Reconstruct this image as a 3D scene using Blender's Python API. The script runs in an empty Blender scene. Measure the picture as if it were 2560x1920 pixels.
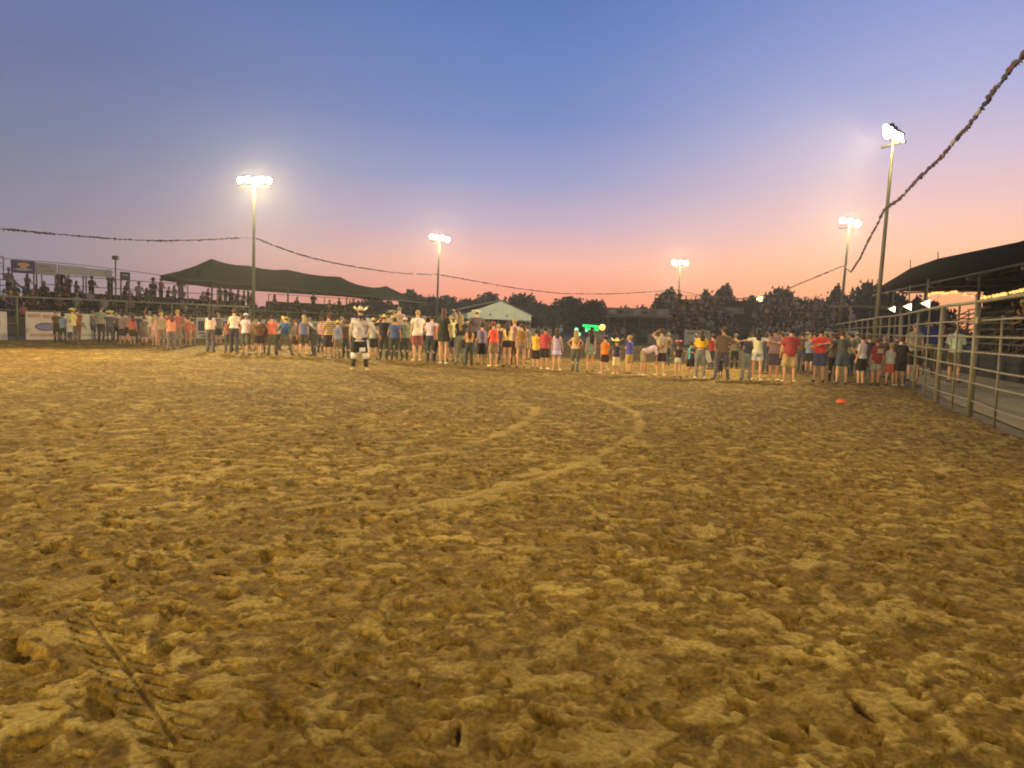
import bpy, math, random
import numpy as np
from mathutils import Vector, Matrix, noise
R = math.radians
random.seed(7)
S = bpy.context.scene
COL = S.collection

# ------------------------------------------------------------------ camera
F = 1923.0
CAMH = 1.5
PITCH = math.atan(152 / F)
ROLL = 0.033
cam_d = bpy.data.cameras.new('camera')
cam = bpy.data.objects.new('camera', cam_d)
COL.objects.link(cam)
CM = Matrix.Rotation(math.pi / 2 - PITCH, 3, 'X') @ Matrix.Rotation(ROLL, 3, 'Z')
cam.matrix_world = Matrix.Translation((0, 0, CAMH)) @ CM.to_4x4()
cam_d.sensor_width = 36
cam_d.lens = 36 * F / 2560
cam_d.clip_start = 0.05
cam_d.clip_end = 6000
S.camera = cam


def ray(x, y):
    return CM @ Vector(((x - 1280) / F, -(y - 960) / F, -1))


def G(x, y, z=0.0):
    """point on the level plane z seen at photo pixel x, y"""
    d = ray(x, y)
    t = (z - CAMH) / d.z
    return Vector((d.x * t, d.y * t, z))


def D(x, y, dep):
    d = ray(x, y)
    t = dep / d.y
    return Vector((d.x * t, dep, CAMH + d.z * t))


def hor(x):
    return 808 + (x - 1280) * 0.033


def on_line(px, pts):
    """where the sight line of photo column px meets the ground polyline pts"""
    d = ray(px, hor(px))
    dx, dy = d.x, d.y
    best = None
    for (ax, ay), (bx, by) in zip(pts, pts[1:]):
        ex, ey = bx - ax, by - ay
        den = dx * ey - dy * ex
        if abs(den) < 1e-9:
            continue
        t = (ax * ey - ay * ex) / den
        s = (ax * dy - ay * dx) / den
        if t > 0 and -0.001 <= s <= 1.001 and (best is None or t < best[0]):
            best = (t, dx * t, dy * t)
    if not best:
        alt = LEFT[::-1] + FAR[::-1][1:] + RIGHT[::-1][1:]
        if pts is not alt and len(pts) < len(alt): return on_line(px, alt)
        return None
    return (best[1], best[2])


# ------------------------------------------------------------------ tagging
def tag(o, label=None, cat=None, group=None, kind=None):
    if label: o['label'] = label
    if cat: o['category'] = cat
    if group: o['group'] = group
    if kind: o['kind'] = kind
    return o


def empty(name, loc=(0, 0, 0), rz=0.0):
    o = bpy.data.objects.new(name, None)
    o.empty_display_size = 0.2
    COL.objects.link(o)
    o.location = loc
    o.rotation_euler = (0, 0, rz)
    return o


# ------------------------------------------------------------------ materials
def lin(c):
    return tuple(((v / 255) / 12.92 if v / 255 <= 0.04045 else ((v / 255 + 0.055) / 1.055) ** 2.4) for v in c[:3])


MC = {}


def mat(key, rgb, rough=0.8, metal=0.0, var=0.12, scale=6.0, bump=0.0, bscale=60.0, emit=None, es=0.0, trans=0.0):
    if key in MC:
        return MC[key]
    m = bpy.data.materials.new(key)
    MC[key] = m
    m.use_nodes = True
    nt = m.node_tree
    b = nt.nodes['Principled BSDF']
    c = lin(rgb)
    b.inputs['Roughness'].default_value = rough
    b.inputs['Metallic'].default_value = metal
    if var > 0:
        tc = nt.nodes.new('ShaderNodeTexCoord')
        n = nt.nodes.new('ShaderNodeTexNoise')
        n.inputs['Scale'].default_value = scale
        n.inputs['Detail'].default_value = 4
        nt.links.new(tc.outputs['Object'], n.inputs['Vector'])
        mr = nt.nodes.new('ShaderNodeMapRange')
        mr.inputs['From Min'].default_value = 0.3
        mr.inputs['From Max'].default_value = 0.7
        mr.inputs['To Min'].default_value = 1 - var
        mr.inputs['To Max'].default_value = 1 + var
        nt.links.new(n.outputs['Fac'], mr.inputs['Value'])
        mx = nt.nodes.new('ShaderNodeVectorMath')
        mx.operation = 'SCALE'
        mx.inputs[0].default_value = c
        nt.links.new(mr.outputs['Result'], mx.inputs['Scale'])
        nt.links.new(mx.outputs['Vector'], b.inputs['Base Color'])
        if bump > 0:
            n2 = nt.nodes.new('ShaderNodeTexNoise')
            n2.inputs['Scale'].default_value = bscale
            nt.links.new(tc.outputs['Object'], n2.inputs['Vector'])
            bp = nt.nodes.new('ShaderNodeBump')
            bp.inputs['Strength'].default_value = bump
            bp.inputs['Distance'].default_value = 0.02
            nt.links.new(n2.outputs['Fac'], bp.inputs['Height'])
            nt.links.new(bp.outputs['Normal'], b.inputs['Normal'])
    else:
        b.inputs['Base Color'].default_value = (*c, 1)
    if trans:
        b.inputs['Transmission Weight'].default_value = trans
    if emit:
        b.inputs['Emission Color'].default_value = (*lin(emit), 1)
        b.inputs['Emission Strength'].default_value = es
    return m


def cloth(rgb):
    rgb = tuple(int(v) for v in rgb)
    return mat('cloth_%d_%d_%d' % rgb, rgb, 0.9, 0, 0.16, 9.0, 0.4, 26)


def stripes(key, a, b_, sc=22.0, axis=2):
    if key in MC: return MC[key]
    m = cloth(a)
    m = bpy.data.materials.new(key)
    MC[key] = m
    m.use_nodes = True
    nt = m.node_tree
    b = nt.nodes['Principled BSDF']
    b.inputs['Roughness'].default_value = 0.9
    tc = nt.nodes.new('ShaderNodeTexCoord')
    sp = nt.nodes.new('ShaderNodeSeparateXYZ')
    nt.links.new(tc.outputs['Object'], sp.inputs[0])
    mu = nt.nodes.new('ShaderNodeMath'); mu.operation = 'MULTIPLY'; mu.inputs[1].default_value = sc
    nt.links.new(sp.outputs[axis], mu.inputs[0])
    fr = nt.nodes.new('ShaderNodeMath'); fr.operation = 'FRACT'
    nt.links.new(mu.outputs[0], fr.inputs[0])
    gt = nt.nodes.new('ShaderNodeMath'); gt.operation = 'GREATER_THAN'; gt.inputs[1].default_value = 0.66
    nt.links.new(fr.outputs[0], gt.inputs[0])
    mx = nt.nodes.new('ShaderNodeMix'); mx.data_type = 'RGBA'
    mx.inputs[6].default_value = (*lin(a), 1); mx.inputs[7].default_value = (*lin(b_), 1)
    nt.links.new(gt.outputs[0], mx.inputs[0])
    nt.links.new(mx.outputs[2], b.inputs['Base Color'])
    return m


def blotch(key, a, b_, sc=9.0):
    """two-colour printed cloth"""
    if key in MC: return MC[key]
    m = bpy.data.materials.new(key)
    MC[key] = m
    m.use_nodes = True
    nt = m.node_tree
    b = nt.nodes['Principled BSDF']
    b.inputs['Roughness'].default_value = 0.85
    tc = nt.nodes.new('ShaderNodeTexCoord')
    n = nt.nodes.new('ShaderNodeTexNoise'); n.inputs['Scale'].default_value = sc; n.inputs['Detail'].default_value = 3
    nt.links.new(tc.outputs['Object'], n.inputs['Vector'])
    cr = nt.nodes.new('ShaderNodeValToRGB')
    cr.color_ramp.elements[0].position = 0.42; cr.color_ramp.elements[0].color = (*lin(a), 1)
    cr.color_ramp.elements[1].position = 0.58; cr.color_ramp.elements[1].color = (*lin(b_), 1)
    nt.links.new(n.outputs['Fac'], cr.inputs[0])
    nt.links.new(cr.outputs[0], b.inputs['Base Color'])
    return m


STEEL = mat('galvanised_steel', (118, 114, 92), 0.6, 0.3, 0.18, 3)
DSTEEL = mat('dark_pipe_steel', (128, 118, 94), 0.65, 0.2, 0.25, 5)
ALU = mat('bleacher_aluminium', (112, 106, 96), 0.6, 0.3, 0.1, 2)
WHITEP = mat('white_painted_board', (205, 196, 178), 0.6, 0, 0.06, 2)
GLASS_LIT = mat('lit_flood_lens', (255, 250, 235), 0.3, 0, 0, emit=(255, 244, 196), es=60)
HOUSE = mat('lamp_housing_metal', (120, 118, 108), 0.5, 0.5, 0.1)


# ------------------------------------------------------------------ mesh builder
class MB:
    def __init__(s):
        s.v = []; s.f = []; s.m = []; s.mi = 0

    def ring_loft(s, secs, n=10, cap=True):
        """secs: (centre, axis u, axis w) with half-lengths in the axes"""
        base = len(s.v)
        for c, u, w in secs:
            for k in range(n):
                a = 2 * math.pi * k / n
                s.v.append(c + u * math.cos(a) + w * math.sin(a))
        for i in range(len(secs) - 1):
            for k in range(n):
                a = base + i * n + k; b = base + i * n + (k + 1) % n
                s.f.append((a, b, b + n, a + n)); s.m.append(s.mi)
        if cap:
            s.f.append(tuple(base + k for k in range(n))[::-1]); s.m.append(s.mi)
            e = base + (len(secs) - 1) * n
            s.f.append(tuple(e + k for k in range(n))); s.m.append(s.mi)

    def tube(s, pts, rad, n=8, cap=True, flat=1.0, up=None):
        pts = [Vector(p) for p in pts]
        if not hasattr(rad, '__len__'): rad = [rad] * len(pts)
        secs = []
        ref = up or Vector((0, 0, 1))
        for i, p in enumerate(pts):
            d = (pts[min(i + 1, len(pts) - 1)] - pts[max(i - 1, 0)])
            if d.length < 1e-9: d = Vector((0, 0, 1))
            d.normalize()
            r_ = ref if abs(d.dot(ref)) < 0.97 else Vector((0, 1, 0))
            if abs(d.dot(r_)) > 0.97: r_ = Vector((1, 0, 0))
            u = d.cross(r_).normalized(); w = u.cross(d).normalized()
            secs.append((p, u * rad[i], w * rad[i] * flat))
        s.ring_loft(secs, n, cap)

    def box(s, c, d, rz=0.0, M=None):
        c = Vector(c); hx, hy, hz = d[0] / 2, d[1] / 2, d[2] / 2
        base = len(s.v)
        rot = M or Matrix.Rotation(rz, 3, 'Z')
        for z in (-hz, hz):
            for x, y in ((-hx, -hy), (hx, -hy), (hx, hy), (-hx, hy)):
                s.v.append(c + rot @ Vector((x, y, z)))
        for q in ((3, 2, 1, 0), (4, 5, 6, 7), (0, 1, 5, 4), (1, 2, 6, 5), (2, 3, 7, 6), (3, 0, 4, 7)):
            s.f.append(tuple(base + k for k in q)); s.m.append(s.mi)

    def beam(s, a, b, w, h=None):
        a = Vector(a); b = Vector(b); h = h or w
        d = b - a; L = d.length
        if L < 1e-6: return
        z = d.normalized()
        r_ = Vector((0, 0, 1)) if abs(z.z) < 0.95 else Vector((0, 1, 0))
        x = z.cross(r_).normalized(); y = x.cross(z).normalized()
        base = len(s.v)
        for p in (a, b):
            for i, j in ((-1, -1), (1, -1), (1, 1), (-1, 1)):
                s.v.append(p + x * (i * w / 2) + y * (j * h / 2))
        for q in ((3, 2, 1, 0), (4, 5, 6, 7), (0, 1, 5, 4), (1, 2, 6, 5), (2, 3, 7, 6), (3, 0, 4, 7)):
            s.f.append(tuple(base + k for k in q)); s.m.append(s.mi)

    def ell(s, c, rx, ry, rz, nu=12, nv=8, M=None, fn=None):
        c = Vector(c); base = len(s.v)
        for j in range(nv + 1):
            ph = -math.pi / 2 + math.pi * j / nv
            if j in (0, nv): ph *= 0.995
            for k in range(nu):
                a = 2 * math.pi * k / nu
                p = Vector((rx * math.cos(ph) * math.cos(a), ry * math.cos(ph) * math.sin(a), rz * math.sin(ph)))
                if fn: p = fn(p)
                if M: p = M @ p
                s.v.append(c + p)
        for j in range(nv):
            for k in range(nu):
                a = base + j * nu + k; b = base + j * nu + (k + 1) % nu
                s.f.append((a, b, b + nu, a + nu)); s.m.append(s.mi)
        s.f.append(tuple(base + k for k in range(nu))[::-1]); s.m.append(s.mi)
        e = base + nv * nu
        s.f.append(tuple(e + k for k in range(nu))); s.m.append(s.mi)

    def poly(s, pts):
        base = len(s.v)
        s.v += [Vector(p) for p in pts]
        s.f.append(tuple(range(base, base + len(pts)))); s.m.append(s.mi)

    def slab(s, pts, off):
        """closed prism: polygon pts extruded by vector off"""
        base = len(s.v); n = len(pts); off = Vector(off)
        s.v += [Vector(p) for p in pts] + [Vector(p) + off for p in pts]
        s.f.append(tuple(range(base, base + n))[::-1]); s.m.append(s.mi)
        s.f.append(tuple(range(base + n, base + 2 * n))); s.m.append(s.mi)
        for k in range(n):
            k2 = (k + 1) % n
            s.f.append((base + k, base + k2, base + n + k2, base + n + k)); s.m.append(s.mi)

    def mesh(s, name, mats, smooth=False):
        me = bpy.data.meshes.new(name)
        me.from_pydata([tuple(v) for v in s.v], [], s.f)
        for m in (mats if isinstance(mats, (list, tuple)) else [mats]):
            me.materials.append(m)
        if any(s.m):
            me.polygons.foreach_set('material_index', s.m)
        if smooth: me.polygons.foreach_set('use_smooth', [True] * len(me.polygons))
        me.update()
        return me

    def build(s, name, mats, parent=None, smooth=False, loc=None):
        o = bpy.data.objects.new(name, s.mesh(name, mats, smooth))
        COL.objects.link(o)
        if parent: o.parent = parent
        if loc: o.location = loc
        return o


def remesh(me, vox):
    """merge the overlapping limbs of a mesh into one continuous skin"""
    o = bpy.data.objects.new('tmp', me)
    COL.objects.link(o)
    md = o.modifiers.new('r', 'REMESH'); md.mode = 'VOXEL'; md.voxel_size = vox; md.use_smooth_shade = True
    sm = o.modifiers.new('s', 'SMOOTH'); sm.factor = 0.5; sm.iterations = 2
    dg = bpy.context.evaluated_depsgraph_get()
    ev = o.evaluated_get(dg)
    out = bpy.data.meshes.new_from_object(ev)
    bpy.data.objects.remove(o)
    return out


def text_mesh(txt, size, depth=0.01):
    cu = bpy.data.curves.new('t', 'FONT'); cu.body = txt; cu.size = size; cu.extrude = depth
    cu.align_x = 'CENTER'; cu.align_y = 'CENTER'
    o = bpy.data.objects.new('t', cu); COL.objects.link(o)
    dg = bpy.context.evaluated_depsgraph_get()
    me = bpy.data.meshes.new_from_object(o.evaluated_get(dg))
    bpy.data.objects.remove(o)
    return me


# ------------------------------------------------------------------ plan of the arena (metres, camera at the origin)
RIGHT = [(4.6, -1.5), (5.3, 2.0), (6.7, 7.8), (8.0, 12.4), (8.8, 14.7), (9.65, 17.3), (10.9, 20.6), (12.6, 25.0), (14.6, 31.0), (17.8, 40.0), (21.0, 49.0), (24.6, 59.0), (27.4, 68.0)]
FAR = [(27.4, 68.0), (24.0, 71.0), (14.0, 71.0), (2.0, 69.5), (-5.0, 64.0), (-10.5, 57.0), (-16.3, 47.5)]
LEFT = [(-16.3, 47.5), (-19.3, 41.5), (-22.3, 35.0), (-26.0, 25.0), (-28.5, 12.0), (-28.5, -4.0)]
BACK = [(-28.5, -4.0), (-24.0, -16.0), (-12.0, -22.0), (0.0, -19.0), (4.0, -10.0), (4.6, -1.5)]
ARENA = RIGHT[:-1] + FAR[:-1] + LEFT[:-1] + BACK[:-1]

# ------------------------------------------------------------------ ground
def hash2(ix, iy, k):
    h = (ix.astype(np.int64) * 374761393 + iy.astype(np.int64) * 668265263 + k * 974634777) & 0x7fffffff
    h = ((h ^ (h >> 13)) * 1274126177) & 0x7fffffff
    h = h ^ (h >> 16)
    return (h & 0xffffff) / float(0xffffff)


def vnoise(x, y, k=0):
    ix = np.floor(x); iy = np.floor(y); fx = x - ix; fy = y - iy
    ux = fx * fx * (3 - 2 * fx); uy = fy * fy * (3 - 2 * fy)
    a = hash2(ix, iy, k); b = hash2(ix + 1, iy, k); c = hash2(ix, iy + 1, k); d = hash2(ix + 1, iy + 1, k)
    return (a * (1 - ux) + b * ux) * (1 - uy) + (c * (1 - ux) + d * ux) * uy


def fbm(x, y, k, o=3):
    t = 0; am = 0.5; n = 0
    for i in range(o):
        t = t + am * vnoise(x * 2 ** i + 17.3 * i, y * 2 ** i - 9.1 * i, k + i); n += am; am *= 0.5
    return t / n


def craters(x, y, s, k, r0, r1, rim=0.35, prob=1.0, sharp=1.0):
    """hoof and boot prints: one random ellipse per cell of size s"""
    gx = np.floor(x / s); gy = np.floor(y / s)
    out = np.zeros_like(x)
    for ox in (-1, 0, 1):
        for oy in (-1, 0, 1):
            cx = gx + ox; cy = gy + oy
            px = (cx + 0.5 + (hash2(cx, cy, k) - 0.5) * 0.9) * s
            py = (cy + 0.5 + (hash2(cx, cy, k + 1) - 0.5) * 0.9) * s
            an = hash2(cx, cy, k + 2) * math.pi
            rr = r0 + (r1 - r0) * hash2(cx, cy, k + 3)
            el = 0.5 + 0.5 * hash2(cx, cy, k + 4)
            on = (hash2(cx, cy, k + 5) < prob) * (0.4 + 0.6 * hash2(cx, cy, k + 6))
            dx = x - px; dy = y - py
            u = (dx * np.cos(an) + dy * np.sin(an)) / rr
            v = (-dx * np.sin(an) + dy * np.cos(an)) / (rr * el)
            q = np.sqrt(u * u + v * v)
            bowl = -np.clip(1 - q ** (2.2 * sharp), 0, 1)
            rimv = rim * np.exp(-((q - 1.15) / 0.25) ** 2)
            out = out + on * (bowl + rimv)
    return out


def seg_dist(x, y, pts):
    d = np.full_like(x, 1e9)
    for a, b in zip(pts, pts[1:]):
        ex, ey = b[0] - a[0], b[1] - a[1]
        L = ex * ex + ey * ey
        t = np.clip(((x - a[0]) * ex + (y - a[1]) * ey) / L, 0, 1)
        d = np.minimum(d, np.hypot(x - a[0] - t * ex, y - a[1] - t * ey))
    return d


def smooth(pts, it=3):
    pts = [Vector((p[0], p[1])) for p in pts]
    for _ in range(it):
        q = [pts[0]]
        for a, b in zip(pts, pts[1:]):
            q += [a * 0.75 + b * 0.25, a * 0.25 + b * 0.75]
        pts = q + [pts[-1]]
    return [(p.x, p.y) for p in pts]


def gp(l):
    return smooth([G(x, y)[:2] for x, y in l], 2)


ARC1 = gp([(1120, 1268), (1230, 1228), (1400, 1185), (1530, 1125), (1600, 1085), (1605, 1050), (1570, 1018), (1480, 992), (1370, 978)])
ARC2 = gp([(1000, 1150), (1150, 1125), (1270, 1085), (1330, 1045), (1345, 1022), (1300, 1012)])
ARC3 = gp([(1000, 1285), (1150, 1248), (1320, 1203)])
ARC4 = gp([(1060, 1860), (1170, 1740), (1290, 1665), (1450, 1640)])
TREAD = gp([(225, 1545), (300, 1640), (350, 1720), (385, 1770), (440, 1860)])


def inside(x, y, poly):
    c = np.zeros(x.shape, bool)
    n = len(poly)
    for i in range(n):
        x1, y1 = poly[i]; x2, y2 = poly[(i + 1) % n]
        if y1 == y2: continue
        t = ((y1 > y) != (y2 > y)) & (x < (x2 - x1) * (y - y1) / (y2 - y1) + x1)
        c ^= t
    return c


def dirt(x, y):
    wx = x + 0.22 * (fbm(x * 2.2, y * 2.2, 31) - 0.5) + 0.07 * (fbm(x * 7, y * 7, 32) - 0.5)
    wy = y + 0.25 * (fbm(x * 2.2, y * 2.2, 41) - 0.5) + 0.10 * (fbm(x * 7, y * 7, 42) - 0.5)
    base = 0.05 * (fbm(x * 0.8, y * 0.8, 1) - 0.5) + 0.020 * (fbm(wx * 3.1, wy * 3.1, 5) - 0.5)
    rough = 0.020 * (fbm(wx * 9, wy * 9, 9, 4) - 0.5) + 0.017 * (fbm(x * 24, y * 24, 12, 4) - 0.5)
    pr = 0.056 * craters(wx, wy, 0.46, 60, 0.055, 0.10, 0.16, 0.55, 1.3)
    pr += 0.040 * craters(wx + 7.1, wy + 4.2, 0.30, 65, 0.04, 0.08, 0.22, 0.5, 1.1)
    pr += 0.042 * craters(wx + 3.3, wy - 1.7, 0.24, 70, 0.030, 0.065, 0.25, 0.7, 1.1)
    pr += 0.020 * craters(wx, wy, 0.11, 80, 0.016, 0.036, 0.2, 0.6, 1.0)
    cl = 0.020 * np.clip(-craters(wx - 5, wy + 2, 0.10, 90, 0.02, 0.042, 0, 0.5), 0, 1)
    # trampled smooth crust between the prints
    tx = wx * 0.94 + wy * 0.34; ty = wy * 0.94 - wx * 0.34
    mk = fbm(tx * 6.5 + 50, ty * 9.0, 110, 2)
    mk2 = fbm(tx * 15 + 20, ty * 20, 116, 2)
    st_ = 0.35 + 0.65 * vnoise(wx * 3.1, wy * 3.1, 130)
    crust = np.maximum(np.clip((mk - 0.61) / 0.06, 0, 1) * st_, np.clip((mk2 - 0.66) / 0.04, 0, 1) * 0.75 * st_) * np.clip(1 + pr / 0.012, 0, 1)
    d1 = np.minimum(np.minimum(seg_dist(x, y, ARC1), seg_dist(x, y, ARC2)), seg_dist(x, y, ARC3) + 0.05)
    wdt = 0.10 + 0.24 * (fbm(x * 4, y * 4, 120) - 0.45)
    arc = np.clip((wdt - d1) / 0.10, 0, 1) * (0.62 + 0.38 * vnoise(x * 2.2, y * 2.2, 140))
    h = base + rough + pr + cl
    hs = base + 0.25 * rough + 0.25 * pr + 0.012
    keep = np.maximum(crust, arc)
    h = h * (1 - keep) + hs * keep + arc * 0.012
    # boot tread pressed in near the camera
    dt = seg_dist(x, y, TREAD)
    near = dt < 0.35
    if near.any():
        along = y * 13.0 + x * 4.0
        lug = (np.abs(np.mod(along, 1.0) - 0.5) < 0.22)
        pass
        band = (dt > 0.025) & (dt < 0.10)
        h = np.where(dt < 0.11, base + 0.3 * rough, h)
        h = h - np.clip((0.016 - dt) / 0.012, 0, 1) * 0.024 * (0.4 + 0.6 * vnoise(x * 6, y * 6, 150)) - band * lug * 0.016
    return h, keep


def make_ground():
    an = list(np.arange(-44, 44, 0.135))
    an += list(np.arange(44, 316, 3.0))
    an = np.radians(np.array(an))
    rs = [0.0001, 0.5, 1.0, 1.4]
    while rs[-1] < 12: rs.append(rs[-1] * 1.0042)
    while rs[-1] < 45: rs.append(rs[-1] * 1.0075)
    while rs[-1] < 110: rs.append(rs[-1] * 1.03)
    rs += [140, 200, 400, 900, 2000, 4500]
    rs = np.array(rs)
    RR, AA = np.meshgrid(rs, an, indexing='ij')
    x = RR * np.sin(AA); y = RR * np.cos(AA)
    h, keep = dirt(x, y)
    ins = inside(x, y, ARENA).astype(float)
    amp = np.where(RR > 14, np.clip(1 - (RR - 14) / 60, 0.45, 1), 1.0)
    amp = np.where(RR > 95, 0, amp)
    h = h * amp * (0.08 + 0.92 * ins) + (ins - 1) * 0.0
    nr, na = x.shape
    co = np.stack([x, y, h], -1).reshape(-1, 3)
    i = np.arange(nr - 1)[:, None]; j = np.arange(na)[None, :]
    a = i * na + j; b = i * na + (j + 1) % na
    q = np.stack([a, b, b + na, a + na], -1).reshape(-1, 4)[:, ::-1]
    me = bpy.data.meshes.new('ground')
    me.vertices.add(len(co)); me.vertices.foreach_set('co', co.astype(np.float32).ravel())
    me.loops.add(q.size); me.loops.foreach_set('vertex_index', q.astype(np.int32).ravel())
    me.polygons.add(len(q))
    me.polygons.foreach_set('loop_start', np.arange(0, q.size, 4, dtype=np.int32))
    me.polygons.foreach_set('loop_total', np.full(len(q), 4, dtype=np.int32))
    me.polygons.foreach_set('use_smooth', np.ones(len(q), bool))
    me.update(calc_edges=True)
    at = me.attributes.new('crust', 'FLOAT', 'POINT'); at.data.foreach_set('value', keep.astype(np.float32).ravel())
    at = me.attributes.new('arena', 'FLOAT', 'POINT'); at.data.foreach_set('value', ins.astype(np.float32).ravel())
    o = bpy.data.objects.new('ground', me); COL.objects.link(o)
    tag(o, 'churned tan arena dirt full of hoof and boot prints', 'ground', kind='structure')
    m = bpy.data.materials.new('arena_dirt'); m.use_nodes = True
    nt = m.node_tree; N = nt.nodes; L = nt.links
    b_ = N['Principled BSDF']; b_.inputs['Roughness'].default_value = 0.95
    b_.inputs['Specular IOR Level'].default_value = 0.15
    tc = N.new('ShaderNodeTexCoord')
    cr = N.new('ShaderNodeAttribute'); cr.attribute_name = 'crust'
    ar = N.new('ShaderNodeAttribute'); ar.attribute_name = 'arena'

    def nz(sc, det=4, dist=0.0):
        n = N.new('ShaderNodeTexNoise'); n.inputs['Scale'].default_value = sc; n.inputs['Detail'].default_value = det
        n.inputs['Distortion'].default_value = dist
        L.new(tc.outputs['Object'], n.inputs['Vector']); return n

    def ramp(src, p0, c0, p1, c1):
        r_ = N.new('ShaderNodeValToRGB')
        r_.color_ramp.elements[0].position = p0; r_.color_ramp.elements[0].color = (*c0, 1)
        r_.color_ramp.elements[1].position = p1; r_.color_ramp.elements[1].color = (*c1, 1)
        L.new(src, r_.inputs[0]); return r_

    def mix(f, a, b):
        mx = N.new('ShaderNodeMix'); mx.data_type = 'RGBA'
        if isinstance(f, float): mx.inputs[0].default_value = f
        else: L.new(f, mx.inputs[0])
        for k, v in ((6, a), (7, b)):
            if isinstance(v, tuple): mx.inputs[k].default_value = (*v, 1)
            else: L.new(v, mx.inputs[k])
        return mx.outputs[2]
    n1 = nz(9, 10, 0.5); n2 = nz(0.35, 3); n3 = nz(38, 3)
    dark = ramp(n1.outputs['Fac'], 0.32, (0.125, 0.068, 0.010), 0.68, (0.310, 0.184, 0.032))
    light = ramp(n3.outputs['Fac'], 0.25, (0.42, 0.275, 0.060), 0.75, (0.54, 0.365, 0.090))
    n4 = nz(17, 5, 1.0)
    c1 = mix(cr.outputs['Fac'], dark.outputs[0], light.outputs[0])
    # broad damp and dry areas
    big = ramp(n2.outputs['Fac'], 0.35, (0.82, 0.80, 0.78), 0.65, (1.12, 1.10, 1.05))
    mm = N.new('ShaderNodeMix'); mm.data_type = 'RGBA'; mm.blend_type = 'MULTIPLY'; mm.inputs[0].default_value = 1.0
    L.new(c1, mm.inputs[6]); L.new(big.outputs[0], mm.inputs[7])
    outc = ramp(nz(2.5, 4).outputs['Fac'], 0.3, (0.16, 0.13, 0.08), 0.7, (0.25, 0.20, 0.12))
    gr = ramp(nz(42, 9).outputs['Fac'], 0.32, (0.66, 0.64, 0.60), 0.68, (1.25, 1.25, 1.25))
    mg = N.new('ShaderNodeMix'); mg.data_type = 'RGBA'; mg.blend_type = 'MULTIPLY'; mg.inputs[0].default_value = 1.0
    L.new(mm.outputs[2], mg.inputs[6]); L.new(gr.outputs[0], mg.inputs[7]); mm = mg
    c2 = mix(ar.outputs['Fac'], outc.outputs[0], mm.outputs[2])
    L.new(c2, b_.inputs['Base Color'])
    bp = N.new('ShaderNodeBump'); bp.inputs['Strength'].default_value = 1.0; bp.inputs['Distance'].default_value = 0.016
    nb = nz(70, 8, 0.3)
    L.new(nb.outputs['Fac'], bp.inputs['Height'])
    bp2 = N.new('ShaderNodeBump'); bp2.inputs['Strength'].default_value = 0.5; bp2.inputs['Distance'].default_value = 0.03
    nb2 = nz(14, 4, 0.6)
    L.new(nb2.outputs['Fac'], bp2.inputs['Height']); L.new(bp.outputs['Normal'], bp2.inputs['Normal'])
    L.new(bp2.outputs['Normal'], b_.inputs['Normal'])
    me.materials.append(m)
    return o


make_ground()
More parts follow.
